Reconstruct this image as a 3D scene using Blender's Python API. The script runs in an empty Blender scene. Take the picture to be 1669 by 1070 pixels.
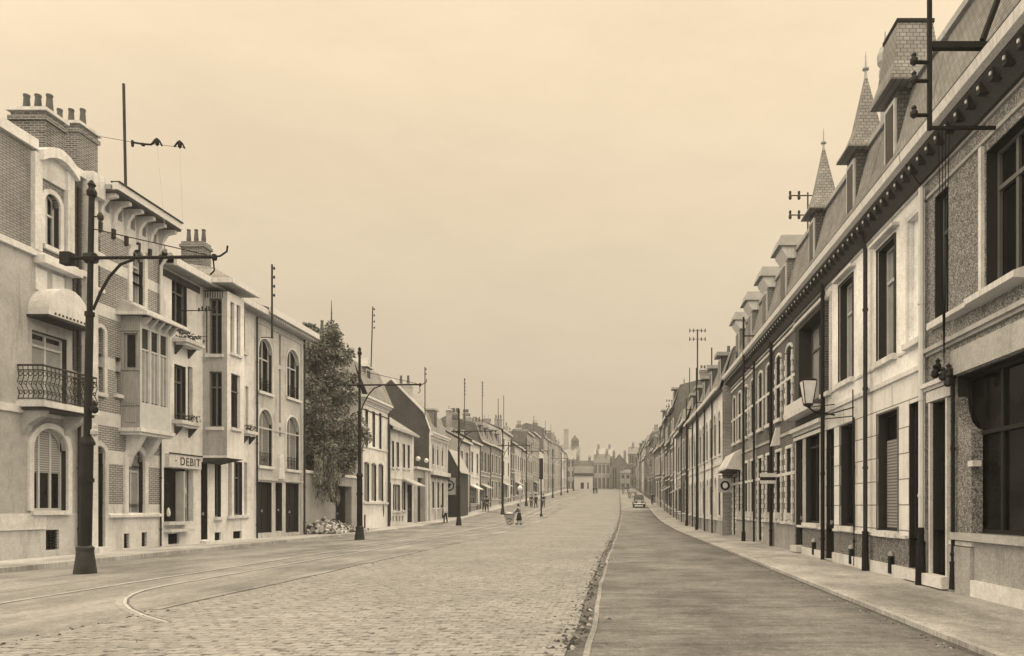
import bpy, bmesh, math, random
from mathutils import Vector
R = math.radians
random.seed(7)
C = bpy.context.scene.collection
sc = bpy.context.scene
# ---------------------------------------------------------------- camera
F, VX, VY, EYE = 1150.0, 1008.0, 827.0, 1.6      # focal length and vanishing point of the street in photo pixels
cam_d = bpy.data.cameras.new('camera'); cam = bpy.data.objects.new('camera', cam_d); C.objects.link(cam)
cam.location = (0, 0, EYE); cam.rotation_euler = (R(90), 0, 0)
cam_d.sensor_width = 36; cam_d.lens = 36*F/1669
cam_d.shift_x = -(VX-834.5)/1669; cam_d.shift_y = (VY-535)/1669
cam_d.clip_start = .1; cam_d.clip_end = 3000
sc.camera = cam
# ---------------------------------------------------------------- world
BAND = 3.6
SUN_EL, SUN_AZ = 50, 14       # elevation, angle from the street axis towards the right
w = bpy.data.worlds.new("World"); sc.world = w; w.use_nodes = True
nt = w.node_tree; nt.nodes.clear()
out = nt.nodes.new('ShaderNodeOutputWorld'); bg = nt.nodes.new('ShaderNodeBackground')
sky = nt.nodes.new('ShaderNodeTexSky'); sky.sky_type = 'NISHITA'; sky.sun_disc = False
sky.sun_elevation = R(SUN_EL); sky.sun_rotation = R(SUN_AZ); sky.dust_density = 4; sky.air_density = 1.5
bw = nt.nodes.new('ShaderNodeRGBToBW'); nt.links.new(sky.outputs[0], bw.inputs[0])
mul = nt.nodes.new('ShaderNodeMath'); mul.operation = 'MULTIPLY'; mul.inputs[1].default_value = .10
nt.links.new(bw.outputs[0], mul.inputs[0])
clampn = nt.nodes.new('ShaderNodeMath'); clampn.operation = 'MINIMUM'; clampn.inputs[1].default_value = 1.1
nt.links.new(mul.outputs[0], clampn.inputs[0])
tint = nt.nodes.new('ShaderNodeMixRGB'); tint.blend_type = 'MULTIPLY'; tint.inputs[0].default_value = 1
tint.inputs[2].default_value = (.90, .76, .53, 1); nt.links.new(clampn.outputs[0], tint.inputs[1])
tc = nt.nodes.new('ShaderNodeTexCoord'); sep = nt.nodes.new('ShaderNodeSeparateXYZ')
nt.links.new(tc.outputs['Generated'], sep.inputs[0])
ramp = nt.nodes.new('ShaderNodeValToRGB'); nt.links.new(sep.outputs[2], ramp.inputs[0])
e = ramp.color_ramp.elements
e[0].position = 0; e[0].color = (.58, .485, .35, 1)
e[1].position = 1; e[1].color = (.91, .735, .50, 1)
x = e.new(.12); x.color = (.60, .498, .365, 1)
x = e.new(.30); x.color = (.755, .62, .445, 1)
x = e.new(.5); x.color = (.89, .715, .49, 1)
nz = nt.nodes.new('ShaderNodeTexNoise'); nz.inputs['Scale'].default_value = 2.6; nz.inputs['Detail'].default_value = 11; nz.inputs['Roughness'].default_value = .68
mp = nt.nodes.new('ShaderNodeMapping'); mp.inputs['Scale'].default_value = (1, 1, 3.2)
nt.links.new(tc.outputs['Generated'], mp.inputs[0]); nt.links.new(mp.outputs[0], nz.inputs['Vector'])
cr = nt.nodes.new('ShaderNodeMapRange'); cr.inputs[1].default_value = .3; cr.inputs[2].default_value = .7
cr.inputs[3].default_value = .93; cr.inputs[4].default_value = 1.05; nt.links.new(nz.outputs[0], cr.inputs[0])
m2 = nt.nodes.new('ShaderNodeMixRGB'); m2.blend_type = 'MULTIPLY'; m2.inputs[0].default_value = 1
nt.links.new(ramp.outputs[0], m2.inputs[1]); nt.links.new(cr.outputs[0], m2.inputs[2])
m3 = nt.nodes.new('ShaderNodeMixRGB'); m3.inputs[0].default_value = .12
nt.links.new(m2.outputs[0], m3.inputs[1]); nt.links.new(tint.outputs[0], m3.inputs[2])
def mth(op, x, y=None):
    q = nt.nodes.new('ShaderNodeMath'); q.operation = op
    for i, v in enumerate((x, y)):
        if v is None: continue
        if isinstance(v, (int, float)): q.inputs[i].default_value = v
        else: nt.links.new(v, q.inputs[i])
    return q.outputs[0]
# added fill light: sky boosted beside, above and behind the view for the facades
zen = nt.nodes.new('ShaderNodeMath'); zen.operation = 'MULTIPLY_ADD'; zen.inputs[1].default_value = BAND; zen.inputs[2].default_value = 1.0
yy = mth('ADD', mth('DIVIDE', mth('MAXIMUM', sep.outputs[1], 0), .40), mth('DIVIDE', mth('MINIMUM', sep.outputs[1], 0), 1.1)); nt.links.new(mth('POWER', 2.718, mth('MULTIPLY', mth('MULTIPLY', yy, yy), -1.0)), zen.inputs[0])
m4 = nt.nodes.new('ShaderNodeMixRGB'); m4.blend_type = 'MULTIPLY'; m4.inputs[0].default_value = 1
nt.links.new(m3.outputs[0], m4.inputs[1]); nt.links.new(zen.outputs[0], m4.inputs[2])
nt.links.new(m4.outputs[0], bg.inputs[0]); bg.inputs[1].default_value = 1.0
nt.links.new(bg.outputs[0], out.inputs[0])
# ---------------------------------------------------------------- sun: high, hazy, beyond the right-hand houses
sd = bpy.data.lights.new('sun', 'SUN'); sun = bpy.data.objects.new('sun', sd); C.objects.link(sun)
sd.energy = 2.5; sd.angle = R(8); sd.color = (1, .84, .60)
az = R(SUN_AZ); el = R(SUN_EL)
sdir = Vector((math.sin(az)*math.cos(el), math.cos(az)*math.cos(el), math.sin(el)))
sun.rotation_euler = sdir.to_track_quat('Z', 'Y').to_euler(); sun.location = (20, 20, 60)
sc.view_settings.view_transform = 'Standard'; sc.view_settings.look = 'None'
sc.view_settings.exposure = 0; sc.view_settings.gamma = 1; sc.view_settings.use_curve_mapping = False

# ================================================================ materials
def newmat(name):
    m = bpy.data.materials.new(name); m.use_nodes = True
    n = m.node_tree; b = n.nodes['Principled BSDF']; b.inputs['Specular IOR Level'].default_value = .2; return m, n, b
def col(v, k=(1.0, 1.02, 1.06)): return (v*k[0], v*k[1], v*k[2], 1)
def boxuv(n):
    t = n.nodes.new('ShaderNodeTexCoord'); s = n.nodes.new('ShaderNodeSeparateXYZ'); n.links.new(t.outputs['Object'], s.inputs[0])
    g = n.nodes.new('ShaderNodeNewGeometry'); gs = n.nodes.new('ShaderNodeSeparateXYZ'); n.links.new(g.outputs['True Normal'], gs.inputs[0])
    a = n.nodes.new('ShaderNodeMath'); a.operation = 'ABSOLUTE'; n.links.new(gs.outputs[0], a.inputs[0])
    gt = n.nodes.new('ShaderNodeMath'); gt.operation = 'GREATER_THAN'; gt.inputs[1].default_value = .35; n.links.new(a.outputs[0], gt.inputs[0])
    mx = n.nodes.new('ShaderNodeMix'); n.links.new(gt.outputs[0], mx.inputs[0]); n.links.new(s.outputs[0], mx.inputs[2]); n.links.new(s.outputs[1], mx.inputs[3])
    cb = n.nodes.new('ShaderNodeCombineXYZ'); n.links.new(mx.outputs[0], cb.inputs[0]); n.links.new(s.outputs[2], cb.inputs[1])
    return cb.outputs[0], t.outputs['Object']
def noise(n, vec, scale, detail=4, sc3=None, rough=.6):
    if sc3:
        m = n.nodes.new('ShaderNodeMapping'); m.inputs['Scale'].default_value = sc3; n.links.new(vec, m.inputs[0]); vec = m.outputs[0]
    t = n.nodes.new('ShaderNodeTexNoise'); t.inputs['Scale'].default_value = scale; t.inputs['Detail'].default_value = detail
    t.inputs['Roughness'].default_value = rough
    n.links.new(vec, t.inputs['Vector']); return t.outputs[0]
def rng(n, v, a, b, c, d):
    m = n.nodes.new('ShaderNodeMapRange'); n.links.new(v, m.inputs[0])
    for i, q in enumerate((a, b, c, d)): m.inputs[i+1].default_value = q
    return m.outputs[0]
def mult(n, a, b):
    m = n.nodes.new('ShaderNodeMixRGB'); m.blend_type = 'MULTIPLY'; m.inputs[0].default_value = 1
    n.links.new(a, m.inputs[1]); n.links.new(b, m.inputs[2]); return m.outputs[0]
def rgb(n, c):
    m = n.nodes.new('ShaderNodeRGB'); m.outputs[0].default_value = c; return m.outputs[0]
def bump(n, b, h, s=.3, d=.02):
    m = n.nodes.new('ShaderNodeBump'); m.inputs['Strength'].default_value = s; m.inputs['Distance'].default_value = d
    n.links.new(h, m.inputs['Height']); n.links.new(m.outputs[0], b.inputs['Normal'])
def geo(n):
    g = n.nodes.new('ShaderNodeNewGeometry'); return g.outputs['Position']
def stucco(name, v, stain=.75, grain=.9):
    m, n, b = newmat(name); p = geo(n)
    a = rng(n, noise(n, p, .6, 8, None, .72), .36, .64, .78, 1.06)
    s = rng(n, noise(n, p, 1.0, 6, (2.6, 2.6, .35), .7), .52, .70, 1.02, stain-.06)
    g = mult(n, rng(n, noise(n, p, 26, 4), .3, .7, grain-.08, 1.08), mult(n, rng(n, noise(n, p, 4.5, 8, None, .85), .50, .70, 1.03, .74), rng(n, noise(n, p, 9, 3, None, .6), .35, .65, .9, 1.07)))
    c = mult(n, mult(n, mult(n, rgb(n, col(v)), a), s), g)
    n.links.new(c, b.inputs['Base Color']); b.inputs['Roughness'].default_value = .9
    bump(n, b, noise(n, p, 60, 3), .25, .01); return m
def brick(name, v, mv, scale=1.0, contrast=.55, stain=.8):
    m, n, b = newmat(name); uv, ob = boxuv(n); p = geo(n)
    t = n.nodes.new('ShaderNodeTexBrick'); n.links.new(uv, t.inputs['Vector'])
    t.inputs['Scale'].default_value = scale; t.inputs['Brick Width'].default_value = .23; t.inputs['Row Height'].default_value = .075
    t.inputs['Mortar Size'].default_value = .011; t.inputs['Color1'].default_value = col(v); t.inputs['Color2'].default_value = col(v*contrast)
    t.inputs['Mortar'].default_value = col(mv); t.inputs['Bias'].default_value = -.1
    a = rng(n, noise(n, p, .8, 6), .35, .65, stain, 1.1)
    s = rng(n, noise(n, p, 1.0, 5, (3, 3, .3)), .5, .75, 1.0, .78)
    n.links.new(mult(n, mult(n, t.outputs[0], a), s), b.inputs['Base Color']); b.inputs['Roughness'].default_value = .9
    bump(n, b, t.outputs['Fac'], -.4, .01); return m
def slate(name, v, v2):
    m, n, b = newmat(name); uv, ob = boxuv(n); p = geo(n)
    t = n.nodes.new('ShaderNodeTexBrick'); n.links.new(uv, t.inputs['Vector'])
    t.inputs['Brick Width'].default_value = .15; t.inputs['Row Height'].default_value = .095; t.inputs['Scale'].default_value = 1
    t.inputs['Mortar Size'].default_value = .009; t.inputs['Color1'].default_value = col(v); t.inputs['Color2'].default_value = col(v*.72)
    t.inputs['Mortar'].default_value = col(v2)
    a = rng(n, noise(n, p, 1.2, 6), .35, .65, .75, 1.15)
    n.links.new(mult(n, t.outputs[0], a), b.inputs['Base Color']); b.inputs['Roughness'].default_value = .6
    bump(n, b, t.outputs['Fac'], -.5, .02); return m
def pebble(name, v):
    m, n, b = newmat(name); p = geo(n)
    t = n.nodes.new('ShaderNodeTexVoronoi'); t.inputs['Scale'].default_value = 34; n.links.new(p, t.inputs['Vector'])
    a = rng(n, t.outputs['Distance'], .15, .7, 1.15, .35)
    g = rng(n, noise(n, p, 14, 5), .38, .62, .62, 1.15)
    n.links.new(mult(n, mult(n, rgb(n, col(v)), a), g), b.inputs['Base Color']); b.inputs['Roughness'].default_value = .95
    bump(n, b, t.outputs['Distance'], -.8, .03); return m
def plain(name, v, rough=.6, spec=.5, var=.12, metal=0, k=(1, 1.045, 1.1)):
    m, n, b = newmat(name); p = geo(n)
    a = rng(n, noise(n, p, 3, 5), .3, .7, 1-var, 1+var)
    n.links.new(mult(n, rgb(n, col(v, k)), a), b.inputs['Base Color']); b.inputs['Roughness'].default_value = rough
    b.inputs['Specular IOR Level'].default_value = spec; b.inputs['Metallic'].default_value = metal; return m
def timber(name, v):
    m, n, b = newmat(name); p = geo(n)
    a = rng(n, noise(n, p, 6, 4, (6, 6, .4)), .3, .7, .7, 1.15)
    n.links.new(mult(n, rgb(n, col(v)), a), b.inputs['Base Color']); b.inputs['Roughness'].default_value = .55; return m
def louvre(name, v):
    m, n, b = newmat(name); uv, ob = boxuv(n)
    t = n.nodes.new('ShaderNodeTexWave'); t.wave_type = 'BANDS'; t.bands_direction = 'Z'; t.inputs['Scale'].default_value = 4.5
    n.links.new(ob, t.inputs['Vector'])
    a = rng(n, t.outputs['Fac'], .1, .9, .55, 1.05)
    n.links.new(mult(n, rgb(n, col(v)), a), b.inputs['Base Color']); b.inputs['Roughness'].default_value = .7
    bump(n, b, t.outputs['Fac'], .6, .02); return m
def glass(name, v, rough):
    m, n, b = newmat(name); p = geo(n)
    a = rng(n, noise(n, p, 1.6, 3), .35, .65, .5, 1.6)
    n.links.new(mult(n, rgb(n, col(v)), a), b.inputs['Base Color'])
    b.inputs['Roughness'].default_value = rough; b.inputs['Specular IOR Level'].default_value = .14
    bump(n, b, noise(n, p, 2.5, 2), .06, .05); return m
def ashlar(name, v, bw_, rh, joint=.3):
    m, n, b = newmat(name); uv, ob = boxuv(n); p = geo(n)
    t = n.nodes.new('ShaderNodeTexBrick'); n.links.new(uv, t.inputs['Vector']); t.inputs['Scale'].default_value = 1
    t.inputs['Brick Width'].default_value = bw_; t.inputs['Row Height'].default_value = rh; t.inputs['Mortar Size'].default_value = .014
    t.inputs['Color1'].default_value = col(v); t.inputs['Color2'].default_value = col(v*.95); t.inputs['Mortar'].default_value = col(v*joint)
    a = rng(n, noise(n, p, .8, 8, None, .72), .36, .64, .78, 1.06)
    s = rng(n, noise(n, p, 1.0, 6, (2.6, 2.6, .35), .7), .52, .70, 1.02, .76)
    n.links.new(mult(n, mult(n, t.outputs[0], a), s), b.inputs['Base Color']); b.inputs['Roughness'].default_value = .85
    bump(n, b, t.outputs['Fac'], -.5, .02); return m
def road(name, v, kind):
    m, n, b = newmat(name); p = geo(n)
    s2 = n.nodes.new('ShaderNodeSeparateXYZ'); n.links.new(p, s2.inputs[0])
    cb = n.nodes.new('ShaderNodeCombineXYZ'); n.links.new(s2.outputs[0], cb.inputs[0]); n.links.new(s2.outputs[1], cb.inputs[1])
    p2 = cb.outputs[0]
    if kind == 'cobble':
        wob = n.nodes.new('ShaderNodeMixRGB'); wob.blend_type = 'ADD'; wob.inputs[0].default_value = .16
        nn = n.nodes.new('ShaderNodeTexNoise'); nn.inputs['Scale'].default_value = 1.3; n.links.new(p2, nn.inputs['Vector'])
        n.links.new(p2, wob.inputs[1]); n.links.new(nn.outputs['Color'], wob.inputs[2])
        t = n.nodes.new('ShaderNodeTexBrick'); n.links.new(wob.outputs[0], t.inputs['Vector']); t.inputs['Scale'].default_value = 1
        t.inputs['Brick Width'].default_value = .21; t.inputs['Row Height'].default_value = .15; t.inputs['Mortar Size'].default_value = .017
        t.inputs['Mortar Smooth'].default_value = .5
        t.inputs['Color1'].default_value = col(v*1.16); t.inputs['Color2'].default_value = col(v*.88); t.inputs['Mortar'].default_value = col(v*.74)
        pits = rng(n, noise(n, p2, 4.6, 3, (1, 1.9, 1), .8), .54, .62, 1, .24)
        a = rng(n, noise(n, p2, .35, 6), .35, .65, .86, 1.08)
        c = mult(n, mult(n, t.outputs[0], pits), a)
        h = n.nodes.new('ShaderNodeMath'); h.operation = 'SUBTRACT'; h.inputs[0].default_value = 1; n.links.new(t.outputs['Fac'], h.inputs[1])
        bump(n, b, h.outputs[0], .45, .015)
    else:
        a = rng(n, noise(n, p2, .5, 7, (1, .6, 1), .7), .36, .64, .6, 1.3)
        st = rng(n, noise(n, p2, 1.0, 5, (.45, 1.9, 1), .85), .44, .62, 1.18, .66)
        if kind == 'tram': st = rng(n, noise(n, p2, 1.0, 5, (2.2, .15, 1)), .4, .66, 1.05, .8)
        if kind == 'pave': st = rng(n, noise(n, p2, .8, 6), .42, .66, 1.04, .84)
        g = mult(n, rng(n, noise(n, p2, 34, 4, None, .85), .3, .7, .6, 1.4), rng(n, noise(n, p2, 9, 5, None, .85), .33, .67, .72, 1.3))
        pits = rng(n, noise(n, p2, 3.1, 7, (1, 1.6, 1), .85), .585, .66, 1, .42)
        c = mult(n, mult(n, mult(n, mult(n, rgb(n, col(v)), a), st), g), pits)
        c = mult(n, c, rng(n, noise(n, p2, 6.5, 4, (1, 1.4, 1), .8), .30, .40, 1.5, 1.0))
        bump(n, b, noise(n, p2, 30, 4, None, .8), .5, .02)
    n.links.new(c, b.inputs['Base Color']); b.inputs['Roughness'].default_value = .88; b.inputs['Specular IOR Level'].default_value = .25
    return m

M = {}
M['white'] = stucco('white_stucco', .72); M['cream'] = stucco('cream_stucco', .64, .7); M['grey'] = stucco('grey_stucco', .40, .7); M['pale'] = stucco('pale_stucco', .80, .78); M['drab'] = stucco('drab_stucco', .50, .7)
M['stone'] = stucco('pale_stone', .62, .8); M['dirty'] = stucco('stained_render', .36, .72, .8)
M['dark'] = stucco('dark_render', .07, .6, .6)
M['greybrick'] = brick('grey_brick', .27, .10, 1, .8); M['lightbrick'] = brick('glazed_light_brick', .36, .10, 1, .82); M['brick'] = brick('dark_brick', .095, .20, 1, .5); M['brick2'] = brick('mid_brick', .22, .36, 1, .6)
M['brick3'] = brick('sooty_brick', .05, .10, 1, .5); M['chim'] = brick('chimney_brick', .12, .30, 1, .45)
M['slate'] = slate('slate', .26, .08); M['slate_dark'] = slate('dark_slate', .10, .03); M['tiles'] = slate('clay_tiles', .27, .09)
M['pebble'] = pebble('pebbledash', .32); M['pebble_d'] = pebble('pebbledash_plinth', .27)
M['ashlar'] = ashlar('rusticated_stone', .66, 1.9, .55); M['frame'] = plain('pale_window_paint', .42, .5); M['frame_d'] = plain('dark_window_paint', .10, .5)
M['lead'] = plain('lead_sheet', .25, .7, .3, .15); M['shade_trim'] = plain('reveal_shade_dark_trim', .016, .6); M['iron'] = plain('dark_iron', .012, .7, .15, .3); M['iron2'] = plain('weathered_steel', .028, .7, .18, .35); M['zinc'] = plain('zinc', .30, .65, .5, .2)  # near-black panel colour: reveal shade painted in, plus one thin window outline
M['gutter'] = plain('pale_gutter', .48, .6, .4, .1); M['door'] = timber('dark_timber', .018); M['door2'] = timber('pale_timber', .33); M['wood'] = timber('bay_timber', .30)
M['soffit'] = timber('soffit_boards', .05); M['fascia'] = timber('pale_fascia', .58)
M['glass'] = glass('window_glass', .008, .12); M['glass2'] = glass('dull_glass', .02, .22)
M['blind'] = louvre('roller_blind', .36); M['shutter'] = louvre('louvred_shutter', .24); M['curtain'] = plain('curtain', .24, .9, .1, .15)
M['pot'] = plain('chimney_pot_clay', .07, .8, .3, .3); M['pot2'] = plain('pale_chimney_pot', .30, .8, .3, .3)
M['porcelain'] = plain('porcelain', .6, .3); M['black'] = plain('black_opening', .008, .9, .1)
M['asphalt'] = road('worn_asphalt', .112, 'asphalt'); M['cobble'] = road('cobbles', .205, 'cobble'); M['tram'] = road('tram_road_surface', .175, 'tram')
M['pave'] = road('pavement_surface', .335, 'pave'); M['kerb'] = road('kerb_stone', .36, 'pave'); M['gutterstone'] = road('gutter_setts', .08, 'asphalt')
M['rail'] = plain('worn_rail', .34, .45, .5, .2); M['earth'] = road('earth', .2, 'asphalt'); M['foot'] = road('lane_edge', .20, 'pave')

# ================================================================ mesh builder
class MB:
    def __init__(s, fr=None): s.v = []; s.f = []; s.mi = []; s.mats = []; s.fr = fr; s.cur = 0
    def use(s, m):
        if m not in s.mats: s.mats.append(m)
        s.cur = s.mats.index(m); return s
    def T(s, p): return s.fr(p) if s.fr else p
    def face(s, pts):
        b = len(s.v); s.v += [s.T(p) for p in pts]; s.f.append(tuple(range(b, b+len(pts)))); s.mi.append(s.cur)
    def mesh(s, vs, fs):
        b = len(s.v); s.v += [s.T(p) for p in vs]
        for f in fs: s.f.append(tuple(b+i for i in f)); s.mi.append(s.cur)
    def box(s, a0, a1, b0, b1, c0, c1):
        v = [(a, b, c) for a in (a0, a1) for b in (b0, b1) for c in (c0, c1)]
        s.mesh(v, [(0, 1, 3, 2), (4, 6, 7, 5), (0, 4, 5, 1), (2, 3, 7, 6), (0, 2, 6, 4), (1, 5, 7, 3)]); return s
    def prism(s, poly, a0, a1, ax=1):
        # polygon in the other two axes extruded along axis ax
        def q(p, t):
            l = list(p); l.insert(ax, t); return tuple(l)
        n = len(poly); v = [q(p, a0) for p in poly]+[q(p, a1) for p in poly]
        s.mesh(v, [tuple(range(n)), tuple(range(2*n-1, n-1, -1))]+[(i, (i+1) % n, n+(i+1) % n, n+i) for i in range(n)]); return s
    def tube(s, pts, rad, seg=8, closed=False):
        pts = [Vector(p) for p in pts]; n = len(pts)
        if not isinstance(rad, (list, tuple)): rad = [rad]*n
        vs = []; prev = None
        for i, p in enumerate(pts):
            d = (pts[min(i+1, n-1)]-pts[max(i-1, 0)]).normalized()
            u = prev if prev is not None and abs(prev.dot(d)) < .95 else (Vector((1, 0, 0)) if abs(d.x) < .8 else Vector((0, 1, 0)))
            u = (u-d*u.dot(d)).normalized(); prev = u; w_ = d.cross(u)
            for k in range(seg):
                a = 2*math.pi*k/seg; q = p+(u*math.cos(a)+w_*math.sin(a))*rad[i]; vs.append((q.x, q.y, q.z))
        fs = [(i*seg+k, i*seg+(k+1) % seg, (i+1)*seg+(k+1) % seg, (i+1)*seg+k) for i in range(n-1) for k in range(seg)]
        fs += [tuple(range(seg-1, -1, -1)), tuple((n-1)*seg+k for k in range(seg))]
        s.mesh(vs, fs); return s
    def lathe(s, c, prof, seg=10, sx=1, sy=1, rot=0):
        vs = []
        for r, z in prof:
            for k in range(seg):
                a = 2*math.pi*k/seg+rot; vs.append((c[0]+r*sx*math.cos(a), c[1]+r*sy*math.sin(a), c[2]+z))
        n = len(prof)
        fs = [(i*seg+k, i*seg+(k+1) % seg, (i+1)*seg+(k+1) % seg, (i+1)*seg+k) for i in range(n-1) for k in range(seg)]
        fs += [tuple(range(seg-1, -1, -1)), tuple((n-1)*seg+k for k in range(seg))]
        s.mesh(vs, fs); return s
    def build(s, name, parent=None, smooth=False, mat=None, label=None):
        me = bpy.data.meshes.new(name); off = parent_off(parent)
        me.from_pydata([(v[0]-off[0], v[1]-off[1], v[2]-off[2]) for v in s.v], [], s.f)
        if mat is not None: me.materials.append(M[mat])
        else:
            for m in s.mats: me.materials.append(M[m])
            me.polygons.foreach_set('material_index', s.mi)
        bm = bmesh.new(); bm.from_mesh(me); bmesh.ops.recalc_face_normals(bm, faces=bm.faces); bm.to_mesh(me); bm.free()
        if smooth: me.polygons.foreach_set('use_smooth', [True]*len(me.polygons))
        me.update()
        o = bpy.data.objects.new(name, me); C.objects.link(o)
        if parent: o.parent = parent
        else: o.location = (0, 0, 0)
        if label: o['label'] = label
        return o
def parent_off(p):
    o = [0, 0, 0]
    while p is not None: o = [o[i]+p.location[i] for i in range(3)]; p = p.parent
    return o
def thing(name, loc, label, cat, group=None):
    o = bpy.data.objects.new(name, None); C.objects.link(o); o.location = loc; o.empty_display_size = .3
    o['label'] = label; o['category'] = cat
    if group: o['group'] = group
    return o
def tag(o, label, cat, group=None, kind=None):
    o['label'] = label; o['category'] = cat
    if group: o['group'] = group
    if kind: o['kind'] = kind
def rebase(o, loc):
    # give a one-mesh thing its origin at its base
    for v in o.data.vertices: v.co -= Vector(loc)
    o.location = loc; return o
def frame(sg, X): return lambda p: (sg*(X-p[0]), p[1], p[2])       # (outward from the facade, along the street, up)
def YS(px, X): return X*F/abs(px-VX)
def HZ(py, Y): return EYE+(VY-py)*Y/F

# ---------------------------------------------------------------- ground profile: level near the camera, then climbing
GP = [(-60, 0), (45, .0), (52, .06), (58, .14), (65, .30), (74, .62), (80, .9), (87, 1.25), (98, 1.75), (119, 2.7), (137, 3.4), (157, 4.25), (177, 5.15), (205, 6.4), (235, 7.6), (262, 8.0), (600, 8.2)]
def G(y):
    for (a, b), (c, d) in zip(GP, GP[1:]):
        if y <= c: return b+(d-b)*max(0, (y-a))/(c-a)
    return GP[-1][1]
YY = [-30, -10, 0, 4, 8, 12, 16, 20, 25, 30, 35, 40, 45, 50, 55, 60, 65, 70, 75, 80, 85, 90, 95, 100, 106, 112, 120, 130, 140, 150, 160, 170, 180, 190, 200, 210, 220, 232]
def strip(name, edges, mat, dz, side_h=0, y0=-30, y1=232, parent=None, step=None, th=0):
    # edges: function y -> (xl, xr)
    mb = MB(); ys = [y for y in YY if y0 < y < y1]; ys = [y0]+ys+[y1]
    if step:
        ys = [y0+(y1-y0)*i/step for i in range(step+1)]
    vs = []
    for y in ys:
        a, b = edges(y); z = G(y)+dz; vs += [(a, y, z), (b, y, z)]
    fs = [(2*i, 2*i+1, 2*i+3, 2*i+2) for i in range(len(ys)-1)]
    if side_h:
        n = len(vs); vs += [(v[0], v[1], v[2]-side_h) for v in vs]
        fs += [(2*i, 2*i+2, n+2*i+2, n+2*i) for i in range(len(ys)-1)]+[(2*i+1, 2*i+3, n+2*i+3, n+2*i+1) for i in range(len(ys)-1)]
        k = 2*(len(ys)-1); fs += [(0, 1, n+1, n), (k, k+1, n+k+1, n+k)]
    mb.mesh(vs, fs); o = mb.build(name, parent, mat=mat); o['kind'] = 'structure'; return o
mb = MB(); vs = []; gy = [-78, -30, 0, 20, 45, 58, 65, 74, 80, 87, 98, 119, 137, 157, 177, 205, 235, 262, 600, 685]
for y in gy: vs += [(-395, y, G(y)-.10), (395, y, G(y)-.10)]
mb.mesh(vs, [(2*i, 2*i+1, 2*i+3, 2*i+2) for i in range(len(gy)-1)]); o = mb.build('ground', mat='earth'); o['kind'] = 'structure'
def wob(y, s, a=.05): return a*math.sin(y*.7+s)+a*.6*math.sin(y*1.9+s*2)
def lx(y): return -.38+max(0, min(1, (y-20)/60))*.75+wob(y, 1, .02)       # cobbles / lane boundary
def kx(y): return -15.05+wob(y, 2, .03)
def tx(y): return -7.15
RX = 3.93
strip('tram_road', lambda y: (kx(y), tx(y)), 'tram', 0, step=240)
strip('cobbled_road', lambda y: (tx(y), lx(y)-.20), 'cobble', 0, step=240)
strip('gutter_channel', lambda y: (lx(y)-.20, lx(y)), 'gutterstone', -.012, step=240)
strip('lane_kerb', lambda y: (lx(y), lx(y)+.07), 'foot', .008, .1, step=240)
strip('asphalt_lane', lambda y: (lx(y)+.07, RX-.0), 'asphalt', 0, y1=86, step=180)
strip('far_lane', lambda y: (lx(y)+.07, RX), 'foot', 0, y0=86, step=60)
strip('pavement_right', lambda y: (RX+.12, 7.2), 'pave', .07, .2)
strip('gutter_line', lambda y: (RX-.07+wob(y, 5, .02), RX), 'gutterstone', .004)
strip('kerb_right', lambda y: (RX, RX+.12), 'kerb', .066, .2)
strip('pavement_left', lambda y: (-18, kx(y)-.18), 'pave', .125, .2, step=240)
strip('kerb_left', lambda y: (kx(y)-.18, kx(y)), 'kerb', .118, .2, step=240)
# tram rails and the light stone edging beside them, swinging in near the camera
def rail_x(off, c):
    return lambda y: off + c*max(0, 14.5-y)**2
for i, (off, c_) in enumerate(((-10.3, .004), (-9.25, .135))):
    rx = rail_x(off, c_)
    strip('tram_rail', lambda y, rx=rx: (rx(y)-.03, rx(y)+.03), 'rail', .006, .03, y0=(5 if i == 0 else 9.8), y1=150, step=220)
    strip('rail_groove', lambda y, rx=rx: (rx(y)+.032, rx(y)+.075), 'gutterstone', .004, 0, y0=(5 if i == 0 else 9.8), y1=150, step=220)
    strip('rail_setts', lambda y, rx=rx: (rx(y)-.16, rx(y)-.035), 'foot', .004, 0, y0=(5 if i == 0 else 9.8), y1=150, step=220)
strip('cobble_edging', lambda y: (-7.28+wob(y, 3, .03), -7.12+wob(y, 3, .03)), 'foot', .016, .03, y0=11, y1=200, step=200)

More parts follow.
